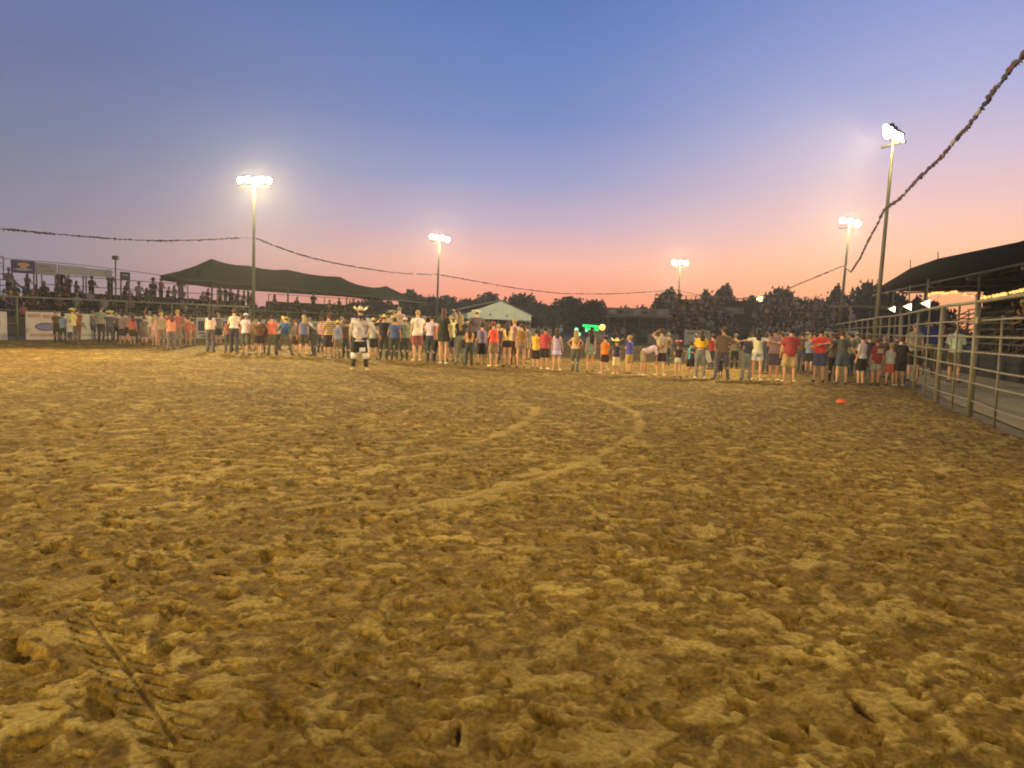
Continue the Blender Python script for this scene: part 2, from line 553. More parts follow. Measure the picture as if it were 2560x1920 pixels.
# ------------------------------------------------------------------ sky and light
def make_world():
    w = bpy.data.worlds.new('World'); S.world = w; w.use_nodes = True
    nt = w.node_tree; N = nt.nodes; L = nt.links
    bg = N['Background']
    tc = N.new('ShaderNodeTexCoord'); sp = N.new('ShaderNodeSeparateXYZ')
    L.new(tc.outputs['Generated'], sp.inputs[0])

    def math_(op, a, b=None):
        n = N.new('ShaderNodeMath'); n.operation = op
        for i, v in enumerate((a, b)):
            if v is None: continue
            if isinstance(v, (int, float)): n.inputs[i].default_value = v
            else: L.new(v, n.inputs[i])
        return n.outputs[0]
    az = math_('ARCTAN2', sp.outputs[0], sp.outputs[1])
    ns = N.new('ShaderNodeTexNoise'); ns.inputs['Scale'].default_value = 2.2; ns.inputs['Detail'].default_value = 3
    mp = N.new('ShaderNodeMapping'); mp.inputs['Scale'].default_value = (1, 1, 5)
    L.new(tc.outputs['Generated'], mp.inputs[0]); L.new(mp.outputs[0], ns.inputs['Vector'])
    zz = math_('ADD', sp.outputs[2], math_('MULTIPLY', math_('SUBTRACT', ns.outputs['Fac'], 0.5), 0.02))
    fac = math_('MULTIPLY', zz, 2.0)

    def ramp(stops):
        r_ = N.new('ShaderNodeValToRGB'); e = r_.color_ramp.elements
        r_.color_ramp.interpolation = 'B_SPLINE' if False else 'LINEAR'
        while len(e) < len(stops): e.new(0.5)
        for k, (p, c) in enumerate(stops):
            e[k].position = p; e[k].color = (*lin(c), 1)
        L.new(fac, r_.inputs[0]); return r_.outputs[0]
    # the elevation (sine) x2 against colour, for four bearings
    left = ramp([(0.0, (150, 138, 144)), (0.10, (143, 135, 147)), (0.2, (128, 124, 143)), (0.36, (108, 114, 144)), (0.55, (92, 104, 146)), (0.80, (88, 107, 158)), (1.0, (64, 84, 142))])
    mid = ramp([(0.0, (255, 142, 96)), (0.07, (255, 160, 126)), (0.15, (242, 178, 158)), (0.25, (190, 164, 184)), (0.36, (142, 146, 188)), (0.50, (104, 126, 182)), (0.70, (84, 113, 174)), (1.0, (68, 94, 156))])
    right = ramp([(0.0, (255, 152, 84)), (0.10, (255, 178, 118)), (0.2, (250, 190, 156)), (0.30, (228, 186, 182)), (0.42, (196, 178, 200)), (0.56, (158, 162, 204)), (0.8, (118, 136, 194)), (1.0, (86, 106, 168))])
    back = ramp([(0.0, (104, 100, 118)), (0.3, (84, 88, 120)), (1.0, (50, 64, 112))])

    def sm(v, a, b):
        n = N.new('ShaderNodeMapRange'); n.interpolation_type = 'SMOOTHSTEP'
        n.inputs['From Min'].default_value = a; n.inputs['From Max'].default_value = b
        L.new(v, n.inputs['Value']); return n.outputs[0]

    def mix(f, a, b):
        mx = N.new('ShaderNodeMix'); mx.data_type = 'RGBA'
        L.new(f, mx.inputs[0]); L.new(a, mx.inputs[6]); L.new(b, mx.inputs[7]); return mx.outputs[2]
    c = mix(sm(az, -0.66, 0.06), left, mid)
    c = mix(sm(az, 0.0, 0.56), c, right)
    off = math_('ABSOLUTE', math_('SUBTRACT', az, 0.25))
    c = mix(sm(off, 0.95, 2.0), c, back)
    sky = N.new('ShaderNodeTexSky'); sky.sky_type = 'NISHITA'; sky.sun_disc = False
    sky.sun_elevation = R(-1.5); sky.sun_rotation = R(28); sky.dust_density = 3
    add = N.new('ShaderNodeMix'); add.data_type = 'RGBA'; add.blend_type = 'ADD'; add.inputs[0].default_value = 0.05
    L.new(c, add.inputs[6]); L.new(sky.outputs[0], add.inputs[7])
    L.new(add.outputs[2], bg.inputs['Color'])
    bg.inputs['Strength'].default_value = 1.15


make_world()
S.view_settings.view_transform = 'Standard'
S.view_settings.look = 'None'
S.view_settings.exposure = 0
S.view_settings.gamma = 1
sun_d = bpy.data.lights.new('afterglow_sun', 'SUN'); sun_d.energy = 0.12; sun_d.angle = R(12); sun_d.color = (1, 0.55, 0.35)
sun = bpy.data.objects.new('afterglow_sun', sun_d); COL.objects.link(sun)
sun.rotation_euler = (R(88), 0, R(180 - 28))

# ------------------------------------------------------------------ floodlight poles
def flood(parent, loc, aim, size=0.34, es=200.0):
    """one floodlight: bell housing with its lens, aimed along aim"""
    z = Vector(aim).normalized(); x = z.cross(Vector((0, 0, 1))).normalized(); y = x.cross(z)
    m = MB(); c = Vector(loc)
    m.ring_loft([(c - z * 0.34, x * .09, y * .09), (c - z * 0.22, x * size * .5, y * size * .5), (c, x * size, y * size)], 14)
    m.beam(c - z * .2, c - z * .2 - Vector((0, 0, .34)), .05)
    h = m.build('floodlight', HOUSE, parent, True)
    l = MB()
    l.ring_loft([(c + z * .004, x * size * .95, y * size * .95), (c + z * .06, x * size * .75, y * size * .75), (c + z * 0.08, x * .05, y * .05)], 14)
    l.build('lens', mat('lit_flood_lens_%d' % es, (255, 250, 235), .3, 0, 0, emit=(255, 238, 168), es=es), h, True)


TARGET = Vector((-2, 22, 0))


def light_pole(x, y, H, floods, label, power, aim=None, barrot=None, col=(1.0, 0.80, 0.40), cone=135, lean=(0, 0), r=0.13, size=.34):
    t = empty('floodlight_pole', (x, y, 0))
    tag(t, label, 'light pole', 'floodlight poles round the arena')
    m = MB(); m.tube([(0, 0, -0.2), (lean[0] * .5, lean[1] * .5, H * .5), (lean[0], lean[1], H)], [r, r * .8, r * .55], 10)
    m.build('pole', STEEL, t, True)
    tgt = aim or TARGET
    d = Vector((tgt.x - x, tgt.y - y, 0)).normalized()
    side = Vector((d.y, -d.x, 0)) if barrot is None else Vector((math.cos(barrot), math.sin(barrot), 0))
    top = Vector((lean[0], lean[1], H))
    W = max(abs(f[0]) for f in floods)
    b = MB(); b.beam(top - side * (W + .15) + Vector((0, 0, -.35)), top + side * (W + .15) + Vector((0, 0, -.35)), .09)
    b.build('crossarm', HOUSE, t)
    for f in floods:
        u, dz = f[0], f[1]
        pos = top + side * u + Vector((0, 0, dz)) + d * .2
        a = (d + side * (f[2] if len(f) > 2 else 0) + Vector((0, 0, -0.55)))
        flood(t, pos, a, size)
    ld = bpy.data.lights.new('flood_beam', 'SPOT'); ld.energy = power; ld.color = col
    ld.spot_size = R(cone); ld.spot_blend = 0.6; ld.shadow_soft_size = 0.55
    lo = bpy.data.objects.new('flood_beam', ld); COL.objects.link(lo); lo.parent = t
    lo.location = top + d * 0.34 + Vector((0, 0, -.1))
    v = Vector((tgt.x - x, tgt.y - y, -H)).normalized()
    lo.rotation_euler = v.to_track_quat('-Z', 'Y').to_euler()
    return t


row5 = [(-1.0, .05), (-.5, .1), (0, 0), (.5, .05), (1.0, 0)]
P1 = G(2182, 838 + 89)  # base seen by the right fence
KW = 1000.0
pA = light_pole(14.95, 32.0, 9.6, [(-.44, -.16, -.3), (-.20, -.02, -.1), (.0, .16, 0), (.20, .32, .1), (.16, .06, .3)], 'tall floodlight pole by the right fence with a garland tied halfway up', 19 * KW, aim=Vector((-6, 24, 0)), cone=80, lean=(0.23, 0), r=.10, size=.18)
pB = light_pole(-16.9, 50.0, 10.0, row5, 'floodlight pole with a wide row of lamps in front of the dark canopy', 36 * KW, aim=Vector((-5, 24, 0)), cone=46, barrot=R(-14), size=.20)
pC = light_pole(-7.7, 76.5, 9.6, [(-.75, .1), (-.2, 0), (.3, 0), (.8, -.15)], 'floodlight pole standing left of the white gabled pavilion', 9 * KW, barrot=R(-14), lean=(.1, 0), size=.24)
pD = light_pole(20.7, 98.0, 9.8, [(-.75, 0), (.0, 0.05), (.75, .0)], 'farthest floodlight pole rising beside the cone shaped tree', 7 * KW, barrot=0, size=.28)
pE = light_pole(24.6, 58.5, 9.8, [(-.6, -.1), (-.1, .1), (.45, .2)], 'floodlight pole rising in front of the trees right of the far bleachers', 9 * KW, lean=(.3, 0), size=.22)
pF = light_pole(4.9, -1.0, 10.2, row5, 'floodlight pole beside the photographer', 0.9 * KW, aim=Vector((-3, 22, 0)), cone=120)
pG = light_pole(-29.5, 22.0, 10.2, row5, 'floodlight pole outside the frame at the left fence', 40 * KW, aim=Vector((-3, 21, 0)), cone=70, col=(1, .74, .34))
pH = light_pole(-16.0, -22.5, 10.2, row5, 'floodlight pole at the rear end of the arena', 48 * KW, aim=Vector((-3, 30, 0)), cone=44)
ld = bpy.data.lights.new('flood_beam', 'SPOT'); ld.energy = 110 * KW; ld.color = (1, .9, .62); ld.spot_size = R(24); ld.spot_blend = .7; ld.shadow_soft_size = .5
lo = bpy.data.objects.new('flood_beam', ld); COL.objects.link(lo); lo.parent = pC; lo.location = (.1, .8, 9.3)
lo.rotation_euler = Vector((6.0, 62, -6.5)).to_track_quat('-Z', 'Y').to_euler()

# ------------------------------------------------------------------ garlands
TINS = [cloth((134, 84, 84)), cloth((200, 194, 196)), cloth((84, 86, 108)), cloth((108, 96, 98))]


def garland(pts, label, rad=.05, step=.16, sag=None):
    """string of tinsel and pennants through the points"""
    P = [Vector(p) for p in pts]
    Q = []
    for a, b in zip(P, P[1:]):
        n = max(2, int((b - a).length / step))
        for k in range(n): Q.append(a.lerp(b, k / n))
    Q.append(P[-1])
    for _ in range(30):
        Q = [Q[0]] + [(Q[i - 1] + Q[i] * 2 + Q[i + 1]) / 4 for i in range(1, len(Q) - 1)] + [Q[-1]]
    m = MB(); rnd = random.Random(len(Q))
    ci = 0
    for i in range(len(Q) - 1):
        if rnd.random() < .35: ci = rnd.choice([0, 0, 1, 2, 2, 3, 3, 3])
        m.mi = ci
        a, b = Q[i], Q[i + 1]
        r0 = rad * rnd.uniform(.45, 1.3)
        j = Vector((rnd.uniform(-1, 1), rnd.uniform(-1, 1), rnd.uniform(-1.2, .6))) * rad * .45
        m.tube([a + j * .3, a.lerp(b, .5) + j, b + j * .2], [r0 * .6, r0, r0 * .5], 5)
        if rnd.random() < .5:
            d = (b - a).normalized()
            w = Vector((rnd.uniform(-.5, .5), rnd.uniform(-.5, .5), -1)).normalized()
            q = a.lerp(b, rnd.random())
            m.mi = rnd.choice([0, 1, 2, 3, ci])
            L_ = rad * rnd.uniform(1.2, 2.2)
            m.slab([q - d * rad * 1.2, q + d * rad * 1.2, q + w * L_ + d * rad * .5, q + w * L_ - d * rad * .5], d.cross(w) * .004)
    o = m.build('bunting_garland', TINS)
    tag(o, label, 'garland', 'bunting strung between the floodlight poles')
    return o


def Dl(l): return [D(*p) for p in l]
garland(Dl([(-120, 560, 37), (130, 584, 41), (260, 595, 43.5), (380, 602, 45.5), (500, 600, 47.5), (628, 592, 49.9)]), 'bunting garland hanging left of the wide lamp row over the left bleachers', .055)
garland(Dl([(632, 592, 50.1), (700, 619, 54), (762, 640, 58), (830, 656, 62), (900, 669, 66), (990, 682, 71.5), (1080, 686, 76.3)]), 'bunting garland sagging from the wide lamp row to the pole left of the pavilion', .06)
garland(Dl([(1084, 684, 76.6), (1180, 701, 80), (1280, 719, 84), (1400, 734, 88), (1520, 735, 92), (1600, 731, 95), (1690, 725, 97.8)]), 'thin bunting garland crossing the sky over the white gabled pavilion', .055, .25)
garland(Dl([(1690, 725, 97.8), (1760, 740, 88), (1850, 747, 78), (1940, 735, 70), (1990, 713, 66), (2050, 688, 61), (2108, 665, 58.4)]), 'bunting garland hanging over the far bleachers below the orange sky', .055, .2)
garland(Dl([(2110, 665, 58.2), (2128, 680, 53), (2150, 645, 46), (2172, 600, 40), (2192, 563, 36), (2212, 520, 32.2)]), 'bunting garland looping between the two right hand poles', .055, .16)
garland(Dl([(2213, 522, 31.8), (2245, 500, 29), (2300, 442, 25.5), (2345, 400, 23), (2385, 355, 21), (2440, 290, 18.5), (2500, 205, 16.3), (2560, 135, 14.5), (2700, -60, 12)]), 'thick red white and blue garland climbing to the upper right corner', .055, .11)

# ------------------------------------------------------------------ fences
def fence(pts, H, rails, label, sp=2.4, pr=.045, rr=.022, top=.035, m_=None):
    t = empty('pipe_fence', (pts[0][0], pts[0][1], 0)); off = Vector((pts[0][0], pts[0][1], 0))
    tag(t, label, 'fence')
    M_ = m_ or STEEL
    V = [Vector((p[0], p[1], 0)) - off for p in pts]
    L = [0]
    for a, b in zip(V, V[1:]): L.append(L[-1] + (b - a).length)

    def at(s):
        for k in range(len(V) - 1):
            if s <= L[k + 1] + 1e-6: return V[k].lerp(V[k + 1], (s - L[k]) / (L[k + 1] - L[k]))
        return V[-1]
    n = max(1, round(L[-1] / sp))
    for k in range(n + 1):
        p = at(L[-1] * k / n)
        m = MB(); m.tube([p + Vector((0, 0, -.15)), p + Vector((0, 0, H))], pr, 8)
        m.build('post', M_, t, True)
    for z, r_ in rails:
        m = MB(); m.tube([v + Vector((0, 0, z)) for v in V], r_, 7)
        m.build('rail', M_, t, True)
    return t


# right fence: posts read off the photo
def right_fence():
    o0 = RIGHT[3]
    t = empty('pipe_fence', (o0[0], o0[1], 0)); off = Vector((o0[0], o0[1], 0))
    tag(t, 'tall brown pipe fence with six rails along the right side of the arena', 'fence')
    V = [Vector((p[0], p[1], 0)) - off for p in RIGHT]
    rails = [(2.2, .036), (1.83, .021), (1.52, .019), (1.24, .019), (.95, .019), (.66, .019), (.30, .014)]
    for z, r_ in rails:
        m = MB(); rnd = random.Random(int(z * 100))
        pts = []
        for a, b in zip(V, V[1:]):
            n = max(1, int((b - a).length / 2.5))
            for k in range(n):
                q = a.lerp(b, k / n); pts.append(q + Vector((rnd.uniform(-.01, .01), 0, z + rnd.uniform(-.012, .012))))
        pts.append(V[-1] + Vector((0, 0, z)))
        m.tube(pts, r_, 7); m.build('rail', DSTEEL, t, True)
    s = 0.0
    def post(x, y, r_, H=2.22):
        m = MB(); q = Vector((x, y, 0)) - off
        m.tube([q + Vector((0, 0, -.2)), q + Vector((.0, 0, H))], r_, 9); m.build('post', DSTEEL, t, True)
    for px in (2439, 2353, 2293, 2252, 2222, 2200, 2184, 2168, 2154, 2140):
        q = on_line(px, RIGHT)
        if q: post(q[0], q[1], .054 if px > 2345 else .042)
    for px in (2503, 2393, 2320, 2270, 2236):
        q = on_line(px, RIGHT)
        if q: post(q[0], q[1], .022, 2.2 if px != 2503 else 1.9)
    for p in ((7.35, 10.1), (6.7, 7.8), (6.0, 5.0), (5.3, 2.0), (4.75, -.8)): post(p[0], p[1], .06)
    q = on_line(2450, RIGHT)
    m = MB(); p = Vector((q[0] - .03, q[1] - .02, 0)) - off
    m.box(p + Vector((0, 0, 1.84)), (.16, .1, .12)); m.build('clamp', DSTEEL, t)
    return t


right_fence()
fence(LEFT, 1.95, [(1.95, .045), (1.35, .022), (.75, .02)], 'grey pipe fence carrying sponsor boards along the left side', 2.9, .05)
fence(FAR, 1.75, [(1.75, .035), (1.3, .02), (.7, .02)], 'pipe fence closing the far end of the arena behind the crowd', 3.1, .045)
fence(BACK, 1.95, [(1.95, .035), (1.3, .02), (.7, .02)], 'pipe fence closing the near end behind the photographer', 3.2, .045)

# ------------------------------------------------------------------ sponsor boards
def board(pl, x0, x1, z0, z1, label, rgb=(214, 203, 184), deco=None, inset=.09, name='sponsor_board'):
    a = on_line(x0, pl); b = on_line(x1, pl)
    a = Vector((a[0], a[1], 0)); b = Vector((b[0], b[1], 0))
    d = (b - a); W = d.length; d.normalize()
    n = Vector((d.y, -d.x, 0))
    mid = (a + b) / 2
    if n.dot(-mid) < 0: n = -n
    o = mid + n * inset
    t = empty(name, (o.x, o.y, z0))
    t.rotation_euler = (0, 0, math.atan2(d.y, d.x))
    tag(t, label, 'sponsor board')
    H = z1 - z0
    m = MB(); m.box((0, 0, H / 2), (W, .02, H)); m.build('panel', mat('board_%d_%d_%d' % rgb, rgb, .6, 0, .07, 1.5), t)
    if deco: deco(t, W, H)
    return t


def disc(t, name, cx, cz, rx, rz, m_, y=-.014, n=28, th=.008):
    m = MB()
    m.slab([(cx + rx * math.cos(2 * math.pi * k / n), y, cz + rz * math.sin(2 * math.pi * k / n)) for k in range(n)], (0, -th, 0))
    return m.build(name, m_, t)


def rect(t, name, cx, cz, w, h, m_, y=-.014, th=.006):
    m = MB(); m.box((cx, y, cz), (w, th, h)); return m.build(name, m_, t)


def letter(t, ch, cx, cz, s, m_, y=-.02):
    me = text_mesh(ch, s, .006); me.materials.append(m_)
    o = bpy.data.objects.new('lettering', me); COL.objects.link(o); o.parent = t
    o.location = (cx, y, cz); o.rotation_euler = (R(90), 0, 0)
    return o


PINK = mat('faded_pink_print', (186, 142, 122), .7); BLUE = mat('navy_oval_print', (84, 80, 118), .6, 0, .05)
REDP = mat('red_print', (176, 66, 58), .6, 0, .05); BRN = mat('brown_print', (120, 92, 60), .7); DGREY = mat('dark_print', (92, 82, 74), .7, 0, .2, 5)
DBLUE = mat('blue_oval_field', (126, 118, 150), .6, 0, .1)


def deco_oval(t, W, H):
    rect(t, 'print_bar', -W * .27, H * .86, W * .36, H * .13, PINK); rect(t, 'print_bar', W * .17, H * .84, W * .38, H * .13, PINK)
    disc(t, 'oval_logo', W * .08, H * .47, W * .33, H * .15, BLUE)
    disc(t, 'oval_logo_field', W * .08, H * .47, W * .29, H * .115, DBLUE, -.024)
    rect(t, 'print_bar', 0, H * .16, W * .8, H * .10, PINK)


def deco_A(t, W, H):
    letter(t, 'A', -W * .20, H * .52, H * .42, BRN); letter(t, 'A', W * .02, H * .50, H * .62, REDP)
    rect(t, 'print_bar', -W * .02, H * .17, W * .7, H * .06, mat('pale_print', (170, 160, 140), .7))


def deco_frames(t, W, H):
    rect(t, 'dark_panel', -W * .27, H * .60, W * .34, H * .46, DGREY)
    rect(t, 'dark_panel', W * .25, H * .60, W * .38, H * .46, DGREY)
    for k in range(4): rect(t, 'print_stroke', W * (.13 + .08 * k), H * .62, W * .035, H * .26, WHITEP, -.02)
    rect(t, 'print_bar', 0, H * .26, W * .84, H * .06, DGREY); rect(t, 'print_bar', 0, H * .13, W * .7, H * .10, mat('grey_print', (150, 146, 124), .7))


def deco_disc(t, W, H): disc(t, 'black_disc', W * .12, H * .45, H * .34, H * .34, mat('black_disc_print', (62, 56, 50), .6, 0, .1))


def deco_lines(t, W, H):
    rect(t, 'print_bar', 0, H * .78, W * .8, H * .14, mat('olive_print', (150, 150, 110), .7, 0, .3, 9))
    rect(t, 'print_bar', 0, H * .2, W * .7, H * .08, mat('grey_print', (150, 146, 124), .7))


def deco_pale(t, W, H): rect(t, 'print_bar', 0, H * .6, W * .6, H * .22, mat('faint_print', (186, 178, 150), .7, 0, .2, 5))


board(LEFT, -66, 13, .02, 1.27, 'white sponsor board cut by the left edge of the photo', (206, 190, 176), deco_pale)
board(LEFT, 60, 148, .02, 1.30, 'white sponsor board with a flat blue oval logo', (206, 190, 172), deco_oval)
board(LEFT, 150, 318, .02, 1.27, 'long white sponsor board with a red letter A', (208, 200, 178), deco_A)
board(LEFT, 322, 430, .02, 1.24, 'pale sponsor board partly behind coral shirted people', (196, 186, 164), deco_pale)
board(LEFT, 434, 483, .02, 1.24, 'narrow pale sponsor board left of the framed one', (200, 194, 164), deco_pale)
board(LEFT, 487, 570, .02, 1.26, 'white framed sponsor board with two dark panels', (214, 206, 180), deco_frames)
board(LEFT, 574, 625, .02, 1.24, 'pinkish white sponsor board behind the white capped person', (210, 194, 180), deco_pale)
board(FAR, 634, 664, .02, 1.22, 'cream sponsor board with a big black disc', (212, 204, 164), deco_disc)
board(FAR, 668, 742, .02, 1.22, 'cream sponsor board behind the child in blue with a yellow hat', (208, 200, 170), deco_pale)
board(FAR, 748, 838, .02, 1.2, 'cream sponsor board behind the bent person in black', (208, 200, 164), deco_lines)
board(FAR, 900, 985, .02, 1.1, 'pale sponsor board behind the tan cowboy hats', (190, 184, 160), deco_pale)
board(FAR, 1238, 1296, .02, 1.1, 'cream sponsor board under the pavilion behind long brown hair', (206, 198, 158), deco_pale)
board(FAR, 1326, 1380, .02, 1.1, 'cream sponsor board behind the yellow and red shirts', (208, 200, 162), deco_pale)
board(FAR, 1480, 1512, .02, 1.1, 'peach sponsor board under the orange lamp', (214, 176, 142), deco_lines)  # peach is the panel's base colour
board(FAR, 1620, 1698, .02, 1.0, 'low tan sponsor board right of the chute gates', (158, 144, 122), deco_pale)
board(FAR, 1711, 1775, .05, 1.42, 'tall white sponsor board with greenish print behind the yellow top', (212, 208, 176), deco_lines)
board(FAR, 1936, 1956, .1, 1.35, 'narrow cream sponsor board left of the dark red shirt', (200, 196, 160), deco_pale)
board(FAR, 1972, 1990, .1, 1.35, 'narrow cream sponsor board right of the dark red shirt', (204, 198, 166), deco_pale)
board(FAR, 1998, 2036, .0, 1.25, 'wide pale green sponsor board left of the bright red shirt', (196, 194, 160), deco_pale)
board(RIGHT, 2118, 2150, .5, 1.7, 'dull green sponsor board on the curve of the right fence', (112, 116, 92), deco_pale)

# ------------------------------------------------------------------ bleachers
def bleacher(line, offs0, rows, rise, run, z0, label, seatm=ALU, parts=True, cat='bleachers'):
    """rows of planks parallel to a 2-point line, stepping outward; returns seat function"""
    a = Vector((*line[0], 0)); b = Vector((*line[1], 0))
    d = (b - a); W = d.length; d.normalize(); n = Vector((d.y, -d.x, 0))
    if n.dot((a + b) / 2) < 0: n = -n
    t = empty('bleacher_stand', (a.x, a.y, 0)); t.rotation_euler = (0, 0, math.atan2(d.y, d.x))
    tag(t, label, cat)
    sgn = 1 if Matrix.Rotation(math.atan2(d.y, d.x), 3, 'Z') @ Vector((0, 1, 0)) @ n > 0 else -1
    for k in range(rows):
        o = (offs0 + k * run) * sgn; z = z0 + k * rise
        m = MB(); m.box((W / 2, o, z), (W, .28, .045)); m.build('seat_plank', seatm, t)
        m = MB(); m.box((W / 2, o - .38 * sgn, z - rise * .95 - .0), (W, .30, .04)); m.build('foot_plank', seatm, t)
    m = MB(); nf = max(2, int(W / 2.4))
    for i in range(nf + 1):
        x = W * i / nf
        m.beam((x, (offs0 - .3) * sgn, max(.1, z0 - .45)), (x, (offs0 + run * (rows - 1)) * sgn, z0 + rise * (rows - 1) - .06), .07)
        for k in range(0, rows, 2):
            m.beam((x, (offs0 + k * run) * sgn, -.02), (x, (offs0 + k * run) * sgn, z0 + k * rise - .05), .06)
        m.beam((x, (offs0 + (rows - 1) * run) * sgn, 0), (x, (offs0 + .3) * sgn, z0 + .2), .05)
    m.build('frame', DSTEEL, t)
    m = MB(); bo = (offs0 + run * (rows - 1) + .35) * sgn; zt = z0 + rise * (rows - 1)
    for i in range(nf + 1): m.beam((W * i / nf, bo, zt - .3), (W * i / nf, bo, zt + 1.05), .05)
    for q in (.45, 1.05): m.beam((0, bo, zt + q), (W, bo, zt + q), .045)
    m.build('guard_rail', STEEL, t)

    def seat(u, k): return a + d * (u * W) + n * (offs0 + k * run) + Vector((0, 0, z0 + k * rise))
    face = math.atan2(-n.y, -n.x) - math.pi / 2
    return seat, face, t, W


def backing(seat, rows, label, rgb=(60, 56, 48)):
    pass


SL1 = bleacher([(-31.8, 29.0), (-25.0, 44.0)], 0.3, 9, .36, .72, .55, 'open bleachers packed with spectators behind the left fence')
SL2 = bleacher([(-24.6, 44.9), (-17.0, 58.6)], 0.3, 7, .33, .72, .5, 'shaded bleachers of spectators under the dark left canopy')
SL3 = bleacher([(-16.4, 59.6), (-9.6, 68.6)], 0.3, 6, .33, .72, .5, 'dim bleachers under the right end of the dark left canopy')
SF1 = bleacher([(14.8, 75.5), (22.6, 75.5)], 0, 9, .40, .74, .75, 'far bleachers of spectators right of the announcer stand')
SF2 = bleacher([(23.0, 75.5), (32.0, 72.0)], 0, 9, .40, .74, .75, 'far bleachers of spectators in front of the right trees')
SR1 = bleacher([(16.2, 20.5), (24.9, 54.0)], 0.2, 9, .36, .74, .55, 'roofed right grandstand bleachers behind the brown pipe fence')

# dark sheets added under and behind the stands so they read darker
def dark_fill(line, off, z0, z1, label, rgb):
    a = Vector((*line[0], 0)); b = Vector((*line[1], 0)); d = (b - a).normalized(); n = Vector((d.y, -d.x, 0))
    if n.dot((a + b) / 2) < 0: n = -n
    m = MB(); m.slab([a + n * off + Vector((0, 0, z0)), b + n * off + Vector((0, 0, z0)), b + n * off + Vector((0, 0, z1)), a + n * off + Vector((0, 0, z1))], n * .03)
    o = m.build('dark_sheet', mat('dark_fill_%d_%d_%d' % rgb, rgb, .9, 0, .2, 1.5))
    tag(o, label, 'dark_sheet')


dark_fill([(-31.8, 29.0), (-25.0, 44.0)], -.35, .02, 1.0, 'dark sheet in front of the open left bleachers', (84, 74, 66))
dark_fill([(-24.6, 44.9), (-17.0, 58.6)], -.35, .02, .9, 'dark green sheet in front of the shaded left bleachers', (82, 80, 66))
dark_fill([(14.8, 75.5), (32.0, 72.9)], 6.6, .02, 4.6, 'dark backing sheet behind the far bleachers', (58, 54, 50))
dark_fill([(20.6, 37.0), (24.9, 54.0)], 6.9, .02, 4.7, 'added dark sheet closing the far half of the right grandstand', (44, 40, 38))  # stands in for the darkness under the grandstand roof
dark_fill([(16.2, 20.5), (24.9, 54.0)], -.4, .02, .9, 'added dark sheet along the front of the right grandstand', (50, 48, 42))  # added dark strip under the seats
dark_fill([(16.2, 20.5), (24.9, 54.0)], 6.7, .02, 3.3, 'added dark sheet behind the right grandstand seats', (58, 54, 48))  # added to darken the view behind the seats


dark_fill([(-31.8, 29.0), (-25.0, 44.0)], 6.75, .02, 3.2, 'added dark sheet behind the open left bleachers', (74, 68, 62))  # added to darken the stand below the crowd
dark_fill([(-24.6, 44.9), (-17.0, 58.6)], 5.3, .02, 2.5, 'added dark sheet behind the shaded left bleachers', (66, 62, 54))
dark_fill([(-16.4, 59.6), (-9.6, 68.6)], 4.6, .02, 2.6, 'added dark sheet behind the dim bleachers at the canopy end', (62, 58, 50))
# signs on the back rail of the left bleachers
def post_sign(px0, px1, py0, py1, dep0, dep1, label, rgb, deco=None, cat='sign'):
    a = D(px0, py1, dep0); b = D(px1, py1, dep1)
    top = D(px0, py0, dep0).z
    z0 = (a.z + b.z) / 2; H = top - a.z
    d = Vector((b.x - a.x, b.y - a.y, 0)); W = d.length
    t = empty('banner_sign', ((a.x + b.x) / 2, (a.y + b.y) / 2, z0)); t.rotation_euler = (0, 0, math.atan2(d.y, d.x))
    tag(t, label, cat)
    m = MB(); m.box((0, 0, H / 2), (W, .03, H)); m.build('panel', mat('sign_%d_%d_%d' % rgb, rgb, .6, 0, .08, 2), t)
    m = MB()
    for sx in (-1, 1): m.beam((sx * W * .46, .06, -1.4), (sx * W * .46, .06, H), .06)
    m.build('support', DSTEEL, t)
    if deco: deco(t, W, H)
    return t


def deco_emblem(t, W, H):
    TAN = mat('tan_emblem', (226, 178, 120), .6, 0, .1); PAL = mat('pale_emblem', (190, 180, 186), .6, 0, .1)
    disc(t, 'emblem', 0, H * .68, W * .26, H * .17, TAN, -.02)
    disc(t, 'emblem', 0, H * .52, W * .15, H * .17, TAN, -.028)
    disc(t, 'emblem_ribbon', 0, H * .30, W * .38, H * .11, PAL, -.022)


def deco_two(t, W, H):
    rect(t, 'print_bar', -W * .1, H * .72, W * .55, H * .16, mat('grey_print', (150, 146, 124), .7), -.02)
    rect(t, 'print_bar', W * .05, H * .35, W * .6, H * .16, PINK, -.02)


post_sign(28, 88, 651, 683, 43, 44, 'dark purple sign with a tan emblem above the left bleachers', (88, 78, 104), deco_emblem)
post_sign(91, 142, 658, 687, 44.2, 45.3, 'pale banner with two lines of print beside the purple sign', (176, 164, 152), deco_two)
post_sign(146, 212, 664, 688, 45.5, 47, 'long pale banner above the heads on the left bleachers', (196, 184, 180), deco_pale)
post_sign(214, 280, 672, 692, 47, 48.6, 'small pale banner left of the thin pole on the bleachers', (190, 182, 170), deco_pale)
post_sign(302, 325, 680, 700, 49.5, 50, 'small dark violet banner near the tip of the canopy', (98, 88, 110), deco_pale)
m = MB(); q = D(289, 690, 49.2); m.tube([q, q + Vector((0, 0, 1.15))], .05, 6); m.box(q + Vector((0, 0, 1.15)), (.35, .2, .25)); m.tube([q, (q.x, q.y, 0)], .05, 6)
tag(m.build('speaker_pole', DSTEEL), 'thin pole with a small loudspeaker above the left bleachers', 'speaker pole')
m = MB(); m.tube(Dl([(-60, 640, 40), (60, 650, 44), (200, 662, 48), (330, 678, 52), (405, 688, 54)]), .02, 5)
tag(m.build('guy_rope', DSTEEL), 'thin rope running from the left edge to the canopy tip', 'rope')

